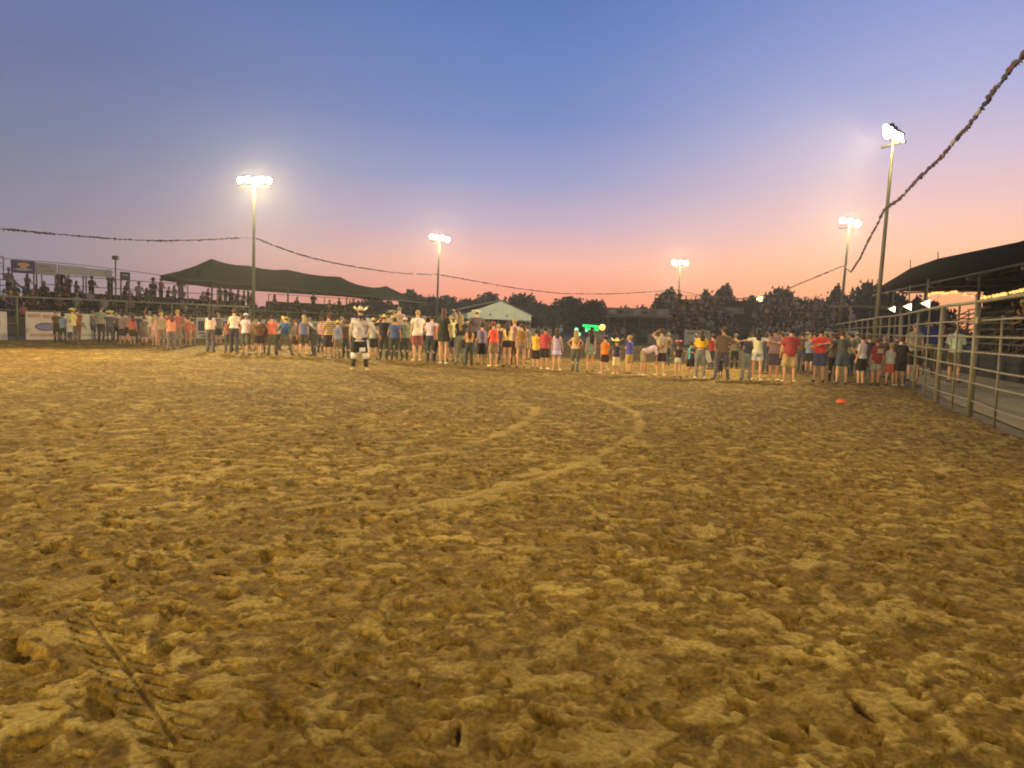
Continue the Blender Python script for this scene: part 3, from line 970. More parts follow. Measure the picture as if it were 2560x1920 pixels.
# ------------------------------------------------------------------ left canopy
def canopy(label, front, ridge, back, mat_, posts, cat='canopy', th=.03, name='shade_canopy', extra=None):
    t = empty(name, (front[0].x, front[0].y, 0)); off = Vector((front[0].x, front[0].y, 0))
    tag(t, label, cat)
    n = len(front)
    m = MB()
    for k in range(n): m.v += [front[k] - off, ridge[k] - off, back[k] - off]
    for k in range(n - 1):
        a = 3 * k
        m.f += [(a, a + 3, a + 4, a + 1), (a + 1, a + 4, a + 5, a + 2)]; m.m += [0, 0]
    o = m.build('roof', mat_, t)
    md = o.modifiers.new('thickness', 'SOLIDIFY'); md.thickness = th
    m = MB(); m.tube([p - off for p in front], .05, 7); m.build('edge_pipe', mat('dark_edge_pipe', (44, 38, 34), .9, 0, .1), t, True)
    for p in posts:
        m = MB(); m.tube([Vector((p.x, p.y, 0)) - off, p - off], .06, 8); m.build('post', mat('dark_edge_pipe', (44, 38, 34), .9, 0, .1), t, True)
    if extra: extra(t, off)
    return t


def densify(pts, n):
    out = []
    for a, b in zip(pts, pts[1:]):
        for k in range(n): out.append(a.lerp(b, k / n))
    return out + [pts[-1]]


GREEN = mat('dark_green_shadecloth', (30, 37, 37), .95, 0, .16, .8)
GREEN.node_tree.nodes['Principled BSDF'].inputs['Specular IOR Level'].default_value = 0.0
fr = Dl([(400, 689, 45.0), (530, 702, 50.0), (620, 711, 53.5), (720, 720, 57.5), (830, 730, 62.0), (930, 741, 66.0), (1000, 751, 70.0), (1068, 757, 74.0)])
rd = Dl([(402, 688, 46.0), (528, 647, 53.5), (620, 664, 57.0), (718, 674, 61.0), (850, 692, 66.0), (915, 716, 70.0), (965, 715, 74.0), (1070, 756, 77.0)])
bk = [Vector((r_.x * 2 - f_.x, r_.y * 2 - f_.y, 3.4)) for f_, r_ in zip(fr, rd)]
fr2, rd2, bk2 = densify(fr, 3), densify(rd, 3), densify(bk, 3)
for i in range(len(fr2)):
    if i % 3:
        fr2[i].z -= .08; rd2[i].z -= .12
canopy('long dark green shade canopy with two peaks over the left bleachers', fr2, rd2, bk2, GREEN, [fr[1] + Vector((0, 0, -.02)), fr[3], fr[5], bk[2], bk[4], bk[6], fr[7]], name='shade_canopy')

# ------------------------------------------------------------------ right grandstand roof
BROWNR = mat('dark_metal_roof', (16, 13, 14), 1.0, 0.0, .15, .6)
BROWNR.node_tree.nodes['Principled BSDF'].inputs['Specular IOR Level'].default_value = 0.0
def Lr(off, y): return Vector((19.8 + off + .253 * (y - 34.6), y, 0))
ys = [14, 22, 30, 38, 46, 53]
fr = [Lr(0, y) + Vector((0, 0, 4.2)) for y in ys] + [D(2192, 735, 58)]
rd = [Lr(3.8, y) + Vector((0, 0, 6.2)) for y in ys[:4]] + [D(2345, 649, 48.5), D(2276, 673, 54), D(2194, 722, 61)]
bk = [Lr(8.2, y) + Vector((0, 0, 4.7)) for y in ys] + [D(2196, 728, 64)]


def ex(t, off):
    for y in (16, 22, 28, 34, 40, 46):
        m = MB(); m.beam(Lr(.1, y) + Vector((0, 0, 4.1)) - off, Lr(3.8, y) + Vector((0, 0, 6.05)) - off, .1); m.beam(Lr(3.8, y) + Vector((0, 0, 6.05)) - off, Lr(8.1, y) + Vector((0, 0, 4.6)) - off, .1)
        m.beam(Lr(.1, y) + Vector((0, 0, 4.05)) - off, Lr(8.1, y) + Vector((0, 0, 4.5)) - off, .08)
        for q in (2, 5.5): m.beam(Lr(q, y) + Vector((0, 0, 4.2)) - off, Lr(3.8, y) + Vector((0, 0, 6.0)) - off, .06)
        m.build('roof_truss', mat('rusty_truss', (128, 104, 92), .7, .1, .2), t)
    for q, z in ((1.9, 5.12), (6.0, 5.4)):
        m = MB(); m.beam(Lr(q, 14) + Vector((0, 0, z)) - off, Lr(q, 50) + Vector((0, 0, z)) - off, .08); m.build('purlin', DSTEEL, t)
    for px, py0, py1, d_ in ((2345, 630, 650, 48), (2276, 650, 674, 54)):
        m = MB(); m.tube([D(px, py1, d_) - off, D(px, py0, d_) - off], .03, 5); m.build('finial_rod', DSTEEL, t)


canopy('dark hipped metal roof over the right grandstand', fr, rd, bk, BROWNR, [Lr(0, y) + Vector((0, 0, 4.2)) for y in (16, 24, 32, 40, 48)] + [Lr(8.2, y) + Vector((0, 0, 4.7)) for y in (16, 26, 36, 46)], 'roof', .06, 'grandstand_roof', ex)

# warm bulb string, also standing in for orange sky gaps under the roof
t = empty('bulb_string', D(2320, 735, 44)); tag(t, 'string of warm bulbs and orange sky gap glow under the grandstand roof', 'string lights')
B_ = Dl([(2318, 736, 46), (2335, 730, 45), (2350, 729, 44), (2366, 731, 43), (2385, 726, 42), (2450, 742, 40), (2480, 738, 39), (2510, 732, 38), (2540, 726, 37), (2570, 719, 36)])
m = MB(); m.tube([p - t.location for p in B_], .015, 5); m.build('cable', DSTEEL, t)
bm_ = mat('warm_bulb', (255, 190, 120), .4, 0, 0, emit=(255, 170, 90), es=2.4); rnd = random.Random(2)
for a, b in zip(B_, B_[1:]):
    if abs(a.x - b.x) > 1.6 and a is B_[4]: continue
    for k in range(3):
        p = a.lerp(b, (k + rnd.random() * .6) / 3) - t.location; m = MB(); r_ = rnd.uniform(.05, .09); m.ell(p + Vector((0, 0, -.06)), r_ * 1.5, r_, r_, 8, 6); m.build('bulb', bm_, t, True)

# low grey shelter by the pole
t = empty('ticket_shelter', D(2160, 770, 47)); t.location.z = 0; o3 = t.location.copy()
tag(t, 'small grey flat roofed shelter beside the tall right pole', 'shelter')
m = MB(); p = D(2165, 768, 48); m.box(p - o3, (3.4, 3, .12)); m.build('roof', mat('shelter_grey', (112, 106, 92), .7), t)
for sx in (-1.5, 1.5):
    m = MB(); m.tube([p - o3 + Vector((sx, -1.3, 0)), (p.x - o3.x + sx, p.y - o3.y - 1.3, 0)], .05, 6); m.build('post', mat('pale_post', (170, 158, 146), .6), t)

# three lit floodlights under the eave
for px, py, dep, s_ in ((2229, 774, 44, .22), (2268, 768, 39, .24), (2312, 760, 34.5, .25)):
    q = D(px, py, dep); t = empty('eave_floodlight', (q.x, q.y, q.z))
    tag(t, {2229: 'smallest and farthest of the three lit lamps under the grandstand eave', 2268: 'middle one of the three lit lamps under the grandstand eave', 2312: 'largest and nearest of the three lit lamps under the grandstand eave'}[px], 'floodlight', 'lit lamps under the right eave')
    m = MB(); m.slab([(-s_ * .8, 0, s_ * .1), (s_ * .9, 0, s_ * .95), (s_ * .95, 0, -s_ * .75)], (0, .14, 0)); m.build('housing', HOUSE, t)
    m = MB(); m.slab([(-s_ * .7, -.03, s_ * .08), (s_ * .8, -.03, s_ * .82), (s_ * .85, -.03, -s_ * .64)], (0, .025, 0)); m.build('lens', mat('eave_lens', (255, 246, 235), .3, 0, 0, emit=(255, 218, 170), es=5), t)
    m = MB(); m.beam((s_ * .5, .1, .1), (s_ * .5, .1, 1.1), .05); m.build('bracket', DSTEEL, t)

# ------------------------------------------------------------------ white pavilion
def pavilion():
    dep = 140
    A = D(1168, 782, dep + 0); B = D(1328, 809, dep); ap = D(1252, 753, dep); w0 = D(1168, 806, dep).z
    off = Vector((A.x, dep, 0)); t = empty('white_pavilion', off); tag(t, 'white gabled pavilion lit at the far end beyond the fence', 'pavilion')
    x0, x1 = 0, D(1328, 800, dep).x - A.x
    zc = 1.9; ze = A.z - .05; ze2 = D(1330, 790, dep).z; za = ap.z; xa = ap.x - A.x
    W_ = mat('white_ribbed_metal', (196, 194, 164), .7, 0, .10, .6)
    m = MB(); m.slab([(x0, 0, zc + .12), (x1, 0, zc - .02), (x1, 0, (ze + ze2) / 2), (xa, 0, za), (x0, 0, ze)], (0, .2, 0)); m.build('gable_wall', W_, t)
    m = MB(); dp = 18; xl = -2.9
    zl = D(1130, 780, dep + 5).z
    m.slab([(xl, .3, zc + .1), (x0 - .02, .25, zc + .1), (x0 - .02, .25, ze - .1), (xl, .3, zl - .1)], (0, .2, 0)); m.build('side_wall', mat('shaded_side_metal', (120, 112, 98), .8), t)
    m = MB(); rt = mat('grey_roof_sheet', (128, 124, 122), .6, .2, .1)
    m.slab([(xl - .4, -.2, zl + .02), (xa, -.3, za + .12), (xa, dp, za + .12), (xl - .4, dp, zl)], (0, 0, .12))
    m.slab([(xa, -.3, za + .13), (x1 + .5, -.3, ze2 - .1), (x1 + .5, dp, ze2 - .1), (xa, dp, za + .13)], (0, 0, .12)); m.build('roof', rt, t)
    for fx in (.36, .62):
        m = MB(); m.slab([(x1 * fx + .25 * math.cos(a), -.03, zc + 1.15 - fx * .4 + .22 * math.sin(a)) for a in [k * math.pi / 4 for k in range(8)]], (0, .02, 0)); m.build('vent', mat('vent_grey', (126, 116, 100), .7), t)
    for px in (x0 + .2, x1 * .33, x1 * .66, x1 - .2, xl + .1):
        m = MB(); m.beam((px, .4, -.1), (px, .4, zc + .1), .22); m.build('post', mat('pavilion_post', (120, 110, 100), .7), t)
    m = MB(); m.slab([(xl, 7, 0), (x1, 7, 0), (x1, 7, zc), (xl, 7, zc)], (0, .2, 0)); m.build('dark_infill', mat('pavilion_shade', (74, 58, 54), .9), t)  # dark sheet standing in for shade under the open pavilion


pavilion()

# ------------------------------------------------------------------ announcer stand
def stand():
    dep = 76.5
    o = D(1515, 800, dep); off = Vector((o.x, dep, 0)); t = empty('announcer_stand', off); tag(t, 'raised announcer stand with a banner rail above dark tarps', 'announcer stand')
    def X(px): return D(px, 800, dep).x - off.x
    z0 = D(1595, 791, dep).z; z1 = D(1595, 772, dep).z
    m = MB(); m.box(((X(1518) + X(1672)) / 2, 1.6, z0 - .05), (X(1672) - X(1518), 3.4, .12)); m.build('deck', DSTEEL, t)
    m = MB(); m.box(((X(1518) + X(1672)) / 2, -.12, (z0 + z1) / 2 + .04), (X(1672) - X(1518), .05, z1 - z0)); m.build('banner_rail', mat('deck_banner', (146, 140, 122), .7, 0, .3, 1.6), t)
    rnd = random.Random(3)
    for k in range(7):
        xx = X(1530 + k * 20); m = MB(); m.box((xx, -.17, (z0 + z1) / 2 + .04 + rnd.uniform(-.05, .05)), (.55, .02, .36 + rnd.uniform(-.1, .1)))
        m.build('banner_print', mat('deck_print_%d' % (k % 3), [(176, 170, 150), (104, 84, 84), (120, 130, 116)][k % 3], .7), t)
    m = MB(); m.box(((X(1562) + X(1668)) / 2, .1, z0 / 2 + .9), (X(1668) - X(1562), .05, z0 - 1.1)); m.build('tarp', mat('black_tarp', (66, 58, 54), .9, 0, .1), t)
    for px in (1520, 1562, 1598, 1634, 1668):
        m = MB(); m.beam((X(px), 0, 0), (X(px), 0, z1 + (.0)), .1); m.build('post', STEEL, t)
    m = MB(); m.box(((X(1590) + X(1632)) / 2, -.1, .78), (X(1632) - X(1590), .06, 1.5)); m.build('gate', mat('grey_green_gate', (78, 80, 72), .8, 0, .15, 2), t)
    m = MB(); m.box(((X(1604) + X(1622)) / 2, -.16, .95), (.75, .02, .7)); m.build('notice', mat('gate_notice', (110, 102, 92), .8, 0, .3, 4), t)
    m = MB()
    for z in (.3, .7, 1.1, 1.5): m.beam((X(1512), -.05, z), (X(1590), -.05, z), .06)
    m.build('chute_rail', DSTEEL, t)


stand()
for a_, b_, lb in ((1738, 1872, 'long pale banner along the top of the far bleachers'), (1925, 2012, 'shorter pale banner on the far bleachers left of the pole')):
    post_sign(a_, b_, 767 if a_ < 1900 else 766, 784 if a_ < 1900 else 772, 80.8, 80.8, lb, (136, 132, 112), deco_pale)

# ------------------------------------------------------------------ coloured lights at the far end
def far_light(name, label, px, py, dep, shape):
    q = D(px, py, dep); t = empty(name, (q.x, q.y, 0)); tag(t, label, 'light')
    m = MB(); m.beam((0, .15, 0), (0, .15, q.z), .1); m.build('post', DSTEEL, t)
    shape(t, q.z)


def neon(t, z):
    g = mat('green_neon', (60, 255, 120), .4, 0, 0, emit=(20, 255, 90), es=3.2); gw = mat('pale_green_neon', (190, 255, 205), .4, 0, 0, emit=(140, 255, 170), es=2.2)
    m = MB(); m.tube([(-.85, 0, .15), (.1, 0, .13), (.75, 0, .11), (.92, 0, -.1), (.70, 0, -.27), (.4, 0, -.17)], .085, 8); m.build('neon_tube', g, t, True)
    m = MB(); m.tube([(-.6, 0, -.02), (-.3, 0, -.2), (0, 0, -.10)], .085, 8); m.build('neon_tube', g, t, True)


far_light('green_neon_sign', 'glowing green neon sign beyond the far fence', 1477, 818, 82, neon)


def bulb(col, e, r_):
    def f(t, z):
        m = MB(); m.ell((0, 0, z * 0 + 0), r_, r_, r_); o = m.build('lamp_globe', mat('globe_%d_%d' % (col[1], int(e)), col, .3, 0, 0, emit=col, es=min(e, 3.5)), t, True); o.location.z = z
        if e > 8:
            ld = bpy.data.lights.new('lamp_glow', 'POINT'); ld.energy = 120 * r_; ld.color = lin(col); ld.shadow_soft_size = r_
            lo = bpy.data.objects.new('lamp_glow', ld); COL.objects.link(lo); lo.parent = t; lo.location = (0, -.6, z)
    return f


def neon_fix(o, z):
    pass
for ob in [o for o in COL.objects if o.name.startswith('neon_tube')]:
    ob.location.z = D(1477, 818, 82).z
far_light('orange_lamp', 'glowing orange lamp beside the green neon sign', 1506, 818, 83, bulb((255, 190, 90), 14, .32))
far_light('street_lamp', 'orange street lamp glowing among the trees over the far bleachers', 1900, 747, 96, bulb((255, 205, 140), 14, .42))
for px, py, lb, r_ in ((1441, 824, 'pale green round lamp left of the neon sign', .2), (1447, 836, 'small pale green lamp below the round one', .2), (1466, 826, 'tiny pale green lamp just under the neon sign', .14)):
    far_light('green_lamp', lb, px, py, 80, bulb((150, 255, 175), 1.6, r_))

# orange disc lying in the dirt
q = G(2103, 1008)
t = empty('orange_marker', (q.x, q.y, .02)); tag(t, 'small orange marker cone lying flat on the dirt near the right fence', 'marker')
m = MB(); m.ring_loft([(Vector((0, 0, 0)), Vector((.11, 0, 0)), Vector((0, .11, 0))), (Vector((0, 0, .02)), Vector((.10, 0, 0)), Vector((0, .10, 0))), (Vector((0, 0, .07)), Vector((.035, 0, 0)), Vector((0, .035, 0)))], 14)
m.build('cone', mat('orange_plastic', (236, 96, 40), .5, 0, .05), t, True)

# path outside the right fence
m = MB()
P_ = [(p[0] + .35, p[1]) for p in RIGHT[1:11]]
out = [(p[0] + 4.6 + .05 * p[1], p[1]) for p in RIGHT[1:11]]
for k in range(len(P_) - 1):
    m.poly([(*P_[k], .03), (*out[k], .03), (*out[k + 1], .03), (*P_[k + 1], .03)])
o = m.build('path', mat('pale_dusty_path', (142, 122, 78), .95, 0, .14, 1.2, .4, 20)); tag(o, 'pale dusty path between the right fence and the grandstand', 'path', kind='structure')

# ------------------------------------------------------------------ trees
LEAF = mat('tree_foliage', (60, 62, 46), .9, 0, .35, .8); BARK = mat('tree_bark', (72, 58, 46), .95)


def crown_mesh(seed, lobes, n=3600, sz=.34):
    rnd = random.Random(seed); m = MB()
    for (cx, cz, rx, rz) in lobes:
        m.ell((cx, 0, cz), rx * .60, rx * .5, rz * .60, 10, 7, fn=lambda p: p * (1 + .16 * noise.noise(p * 1.7 + Vector((seed, 0, 0)))))
    tot = sum(l[2] * l[3] for l in lobes)
    for (cx, cz, rx, rz) in lobes:
        for _ in range(int(n * rx * rz / tot)):
            while True:
                p = Vector((rnd.uniform(-1, 1), rnd.uniform(-1, 1), rnd.uniform(-1, 1)))
                if .35 < p.length < 1.0: break
            p = p * (1 + .42 * noise.noise(Vector((p.x * 2.3 + seed, p.y * 2.3, p.z * 2.3)))) * (rnd.uniform(1.05, 1.35) if rnd.random() < .2 else 1)
            q = Vector((cx + p.x * rx, p.y * rx * .85, cz + p.z * rz))
            a = Vector((rnd.gauss(0, 1), rnd.gauss(0, 1), rnd.gauss(0, 1))).normalized(); b = a.orthogonal().normalized(); c = a.cross(b)
            s_ = sz * rnd.uniform(.5, 1.3)
            m.poly([q + b * s_, q - b * s_ * .5 + c * s_ * .8, q - b * s_ * .6 - c * s_ * .7])
    return m.mesh('crown', LEAF)


CROWNS = [
    crown_mesh(1, [(0, 3.2, 2.6, 1.9), (-1.8, 2.4, 1.7, 1.4), (1.9, 2.5, 1.8, 1.5), (.5, 4.3, 1.5, 1.2)]),
    crown_mesh(2, [(-1, 2.6, 2.3, 1.8), (1.4, 3.2, 2.2, 1.9), (.2, 4.4, 1.2, .9), (2.8, 2.2, 1.3, 1.2)]),
    crown_mesh(3, [(0, 2.4, 2.1, 1.9), (-.2, 4.0, 1.3, 1.5), (.1, 5.3, .6, .9)]),      # pointed
    crown_mesh(4, [(-1.6, 3.0, 1.6, 1.7), (1.2, 2.7, 2.0, 1.6), (-1.3, 4.5, .8, .9), (2.3, 3.6, .9, .9), (.2, 3.6, 1.1, 1.0)]),
    crown_mesh(5, [(0, 1.6, 3.2, 1.5), (-2.2, 1.5, 1.8, 1.2), (2.4, 1.7, 1.9, 1.3), (.5, 2.5, 1.6, .9)]),
]
TRUNKS = []
for k in range(2):
    m = MB(); rnd = random.Random(k)
    m.tube([(0, 0, -.2), (.05, .05, 1.2), (.0, .0, 2.6), (.15, 0, 4.0)], [.28, .22, .16, .05], 8)
    for j in range(5):
        a = rnd.uniform(0, 6.28); z = 1.4 + j * .4
        m.tube([(0, 0, z), (math.cos(a) * .9, math.sin(a) * .9, z + .8), (math.cos(a) * 1.5, math.sin(a) * 1.5, z + 1.3)], [.1, .07, .02], 6)
    TRUNKS.append(m.mesh('trunk', BARK))
# px centre, px top, crown index, width px, depth, label
TREES = [
    (930, 742, 4, 150, 150, 'low dark tree behind the right end of the green canopy'),
    (1046, 716, 3, 92, 160, 'dark tree behind the pole left of the pavilion'),
    (1110, 733, 0, 100, 162, 'rounded dark tree just left of the pavilion roof'),
    (1160, 741, 1, 90, 165, 'dark tree peeking over the left roof slope of the pavilion'),
    (1218, 724, 0, 90, 165, 'dark tree right behind the pavilion ridge'),
    (1294, 727, 1, 110, 165, 'broad dark tree over the right roof slope of the pavilion'),
    (1348, 752, 4, 110, 160, 'low dark tree just right of the pavilion eave'),
    (1418, 735, 0, 120, 158, 'tall rounded tree right of the pavilion'),
    (1476, 743, 1, 92, 158, 'tree with a ragged right edge above the green neon sign'),
    (1395, 770, 4, 150, 150, 'lowest dark tree in front of the rounded trees'),
    (1562, 761, 4, 74, 150, 'far low tree over the left end of the announcer stand'),
    (1604, 760, 4, 80, 150, 'far low tree over the middle of the announcer stand'),
    (1672, 712, 2, 92, 120, 'cone shaped tree beside the farthest light pole'),
    (1702, 752, 4, 60, 122, 'small dark bush tree right of the cone shaped tree'),
    (1782, 713, 3, 70, 125, 'tree with two tufts rising over the far bleachers'),
    (1812, 702, 2, 92, 126, 'tall pointed tree over the long pale banner'),
    (1858, 742, 4, 90, 128, 'low tree left of the orange street lamp'),
    (1896, 728, 3, 76, 130, 'thin crowned tree behind the orange street lamp'),
    (1944, 709, 1, 96, 128, 'tree right of the orange street lamp'),
    (1992, 714, 3, 100, 128, 'spreading tree over the shorter pale banner'),
    (2038, 738, 4, 110, 130, 'low tree sloping down to the pole right of the far bleachers'),
    (2092, 702, 2, 60, 105, 'slender pointed tree just left of the far right pole'),
    (2124, 722, 3, 76, 105, 'dark tree behind the far right pole'),
    (2166, 692, 1, 104, 104, 'tall dark tree left of the grandstand roof'),
    (2225, 716, 0, 110, 104, 'dark tree hidden behind the tip of the grandstand roof'),
    (2290, 735, 4, 170, 90, 'dark trees edge seen under the grandstand roof'),
]
CW = [(3.7, 6.0), (4.0, 5.8), (2.1, 6.8), (3.3, 6.0), (4.3, 3.8)]
for i, (px, py, ci, wpx, dep, lb) in enumerate(TREES):
    top = D(px, py, dep); sx = wpx / F * dep / 2 / CW[ci][0] * 1.08; sz = top.z / CW[ci][1]
    t = empty('tree', (top.x, dep, 0), random.uniform(-.3, .3)); tag(t, lb, 'tree', 'trees beyond the arena')
    c = bpy.data.objects.new('crown', CROWNS[ci]); COL.objects.link(c); c.parent = t; c.scale = (sx, max(sx, .9), sz)
    k = bpy.data.objects.new('trunk', TRUNKS[i % 2]); COL.objects.link(k); k.parent = t; k.scale = (sx, sx, sz * .8)

# low hedge and far shrubs closing the horizon
m = MB(); rnd = random.Random(5)
for k in range(9000):
    a = rnd.uniform(-40, 42); rr = rnd.uniform(182, 200); x = math.sin(R(a)) * rr; y = math.cos(R(a)) * rr
    hh = 3.4 + 1.6 * noise.noise(Vector((a * .5, 0, 0))) + .6 * noise.noise(Vector((a * 3, 0, 0)))
    z = rnd.uniform(0, hh); q = Vector((x, y, z)); s_ = rnd.uniform(.5, 1.2)
    v = Vector((rnd.gauss(0, 1), rnd.gauss(0, 1), rnd.gauss(0, 1))).normalized(); b = v.orthogonal().normalized(); c = v.cross(b)
    m.poly([q + b * s_, q - b * s_ * .5 + c * s_ * .8, q - b * s_ * .6 - c * s_ * .7])
o = m.build('distant_woodland', LEAF); tag(o, 'dark line of distant woodland along the horizon', 'woodland', kind='stuff')
# ------------------------------------------------------------------ people
SKIN = [(214, 160, 122), (196, 138, 102), (172, 116, 82), (120, 78, 56)]
HAIRC = {'brown': (84, 58, 40), 'dark': (46, 36, 32), 'blond': (176, 146, 92), 'red': (92, 58, 46), 'grey': (120, 112, 104), 'orange': (196, 132, 62)}
Z = Vector((0, 0, 1))
ARMS = {  # elbow and wrist from the shoulder, side factor on x
    'down': ((.05, -.01, -.275), (.07, .05, -.52)),
    'hip': ((.20, -.09, -.19), (.03, .04, -.36)),
    'front': ((.07, .04, -.265), (-.10, .22, -.19)),
    'fold': ((.08, .06, -.26), (-.16, .17, -.17)),
    'up': ((.12, .04, .25), (.02, .05, .47)),
    'head': ((.20, .06, .12), (-.02, .05, .27)),
    'out': ((.26, .02, -.06), (.49, .05, -.10)),
    'low': ((.17, .0, -.22), (.31, .05, -.42)),
    'reach': ((.06, .16, -.22), (.05, .26, -.44)),
    'drop': ((.03, .02, -.28), (.03, .03, -.54)),
    'phone': ((.10, .08, -.25), (-.02, .28, -.02)),
}


def hand(m, w, d, side, s, curl=.55):
    """palm, four unequal bent fingers and a thumb, all in the body mesh"""
    d = d.normalized(); inw = Vector((-side, 0, 0)); inw = (inw - d * inw.dot(d)).normalized() if abs(d.x) < .95 else Vector((0, 1, 0))
    wd = d.cross(inw).normalized()                       # across the palm
    if wd.y < 0: wd = -wd
    c1 = w + d * .085 * s
    m.ring_loft([(w - d * .01 * s, wd * .024 * s, inw * .019 * s), (w + d * .035 * s, wd * .037 * s, inw * .016 * s), (c1, wd * .041 * s, inw * .013 * s)], 8)
    for k, (o, L) in enumerate(((.031, .068), (.011, .080), (-.010, .074), (-.030, .058))):
        a = c1 - d * .006 * s + wd * o * s
        b = a + (d * math.cos(curl * .5) + inw * math.sin(curl * .5)) * L * .5 * s
        c = b + (d * math.cos(curl * 1.4) + inw * math.sin(curl * 1.4)) * L * .5 * s
        m.tube([a, b, c], [.0095 * s, .009 * s, .007 * s], 5)
    a = w + d * .025 * s + wd * .030 * s
    b = a + (d * .75 + wd * .65).normalized() * .038 * s
    m.tube([a, b, b + (d * .9 + inw * .4).normalized() * .032 * s], [.013 * s, .011 * s, .008 * s], 5)


PN = [0]


def person(spec):
    """spec keys: x top feet [H dep] face body sh sl hem bt bc fl arms hair hc hat hatc lean tilt spread skin shoes label group"""
    g = spec.get
    x, top, feet = spec['x'], spec['top'], spec['feet']
    base = G(x, feet - 1.5)
    dep = base.y
    if g('dep'):
        base = D(x, feet, g('dep')); base.z = 0
        dep = g('dep')
    H = g('H') or (feet - top - g('hatpx', 0)) / F * dep
    H = max(.75, min(H, 2.0))
    lean = g('lean', 0)
    if lean and not g('H'): H = H / (0.5 + 0.5 * math.cos(lean))
    body = g('body', 'm')
    hh = .13 + .052 * H
    s = (H - hh * .97) / 1.50
    kid = H < 1.45
    rnd0 = random.Random(int(x * 3 + feet))
    root = empty('person', (base.x, base.y, .012), R(g('face', rnd0.uniform(-24, 24))) - math.atan2(base.x, base.y) * .6)
    tag(root, spec['label'], 'person', g('group', 'people lined up on the arena dirt'))
    rnd = random.Random(int(x * 7 + top))
    wide = g('wide', 1.0)
    sh_w = {'m': .195, 'f': .165, 'k': .16}[body] * s * wide
    hip_w = {'m': .165, 'f': .172, 'k': .145}[body] * s * wide
    wst = {'m': .150, 'f': .125, 'k': .135}[body] * s * wide
    spread = g('spread', 1.0) * (.095 + rnd.uniform(0, .03)) * s
    st = rnd.uniform(-.06, .06) * s if not g('step') else g('step') * s
    tilt = g('tilt', 0.0)
    LM = Matrix.Rotation(-lean, 3, 'X') @ Matrix.Rotation(tilt, 3, 'Y')
    hipc = Vector((0, 0, .90 * s))

    def T(v):  # torso space -> body space, bending at the hip
        return hipc + LM @ (Vector(v) - hipc)
    X_ = LM @ Vector((1, 0, 0)); Y_ = LM @ Vector((0, 1, 0))

    def tor(z, rx, ry, y=0): return (T((0, y * s, z * s)), X_ * rx, Y_ * ry)
    d_ = .68 if body != 'm' else .64
    TS = [(.86, hip_w * .80, .09 * s * wide, 0), (.93, hip_w, .118 * s * wide, -.012), (1.02, (hip_w + wst) / 2, .108 * s * wide, -.005), (1.12, wst, .100 * s * wide, .0), (1.24, (wst + sh_w * .9) / 2, .108 * s * wide, .0),
          (1.34, sh_w * .93, .112 * s, -.004), (1.41, sh_w * .90, .096 * s, -.01), (1.455, sh_w * .55, .07 * s, -.01), (1.48, .062 * s, .06 * s, -.006), (1.56, .052 * s, .054 * s, .006)]
    bm = MB()
    bm.ring_loft([tor(*q) for q in TS], 14)
    hips, knees, anks = [], [], []
    for sd in (-1, 1):
        hp = Vector((sd * hip_w * .52, 0, .90 * s)); an = Vector((sd * spread, st * sd, .085 * s))
        kn = hp.lerp(an, .50) + Vector((sd * .012, .03 * s, 0))
        if g('bendleg') == sd: an = an + Vector((sd * .0, -.22 * s, .16 * s))
        hips.append(hp); knees.append(kn); anks.append(an)
        th = (.088 if body != 'k' else .076) * s * wide
        bm.tube([hp + Vector((0, 0, .02)), hp.lerp(kn, .35), kn + Vector((0, 0, .05 * s)), kn, kn.lerp(an, .28) + Vector((0, -.012 * s, 0)), kn.lerp(an, .7), an], [th, th * .92, .060 * s, .056 * s, .058 * s * (.95 + .05 * wide), .038 * s, .034 * s], 10, flat=1.0)
        ft = an + Vector((sd * .02, .0, -.055 * s))
        bm.tube([ft + Vector((0, -.06 * s, 0)), ft + Vector((sd * .008, .05 * s, 0)), ft + Vector((sd * .02, .17 * s, -.012 * s))], [.036 * s, .042 * s, .026 * s], 8, flat=.75)
    arms = g('arms', ('down', 'down'))
    wr = []
    free = lean > .5
    sl_pts = []
    for i, sd in enumerate((-1, 1)):
        shp = T((sd * sh_w * .86, -.005 * s, 1.405 * s))
        e, w = ARMS[arms[i]]
        jit = Vector((rnd.uniform(-.015, .02) * sd, rnd.uniform(-.02, .02), 0)) * s
        e = Vector((e[0] * sd, e[1], e[2])) * s + jit; w = Vector((w[0] * sd, w[1], w[2])) * s + jit * 2
        if not free: e = LM @ e; w = LM @ w
        e = shp + e; w = shp + w
        ra = (.049 if body == 'm' else .041) * s * (.85 + .15 * wide)
        bm.tube([T((sd * sh_w * .55, -.005 * s, 1.40 * s)), shp, shp.lerp(e, .45), e, e.lerp(w, .35), w], [ra * .95, ra * 1.08, ra * .95, ra * .74, ra * .78, ra * .50], 9)
        wr.append((w, (w - e).normalized(), sd)); sl_pts.append((shp, e, w, ra))
    # head
    ht = g('head', 0.0)                                  # nod forward
    nk = T((0, .006 * s, 1.52 * s))
    HMt = LM @ Matrix.Rotation(-ht, 3, 'X') @ Matrix.Rotation(R(g('turn', rnd0.uniform(-38, 38))), 3, 'Z')
    hc = nk + HMt @ Vector((0, .018 * s, hh * .50))

    def hf(p):
        if p.z < 0: p = Vector((p.x * (1 + .42 * p.z / (hh * .5)), p.y * (1 + .22 * p.z / (hh * .5)) + .012 * s, p.z))
        return p
    bm.ell(hc, hh * .345, hh * .42, hh * .5, 14, 10, HMt, hf)
    me = remesh(bm.mesh('body', []), .019 * max(.8, s) if not g('fine') else .013)
    b2 = MB(); b2.v = [v.co.copy() for v in me.vertices]; b2.f = [tuple(p.vertices) for p in me.polygons]; b2.m = [0] * len(b2.f)
    for w, d, sd in wr: hand(b2, w, d, sd, s)
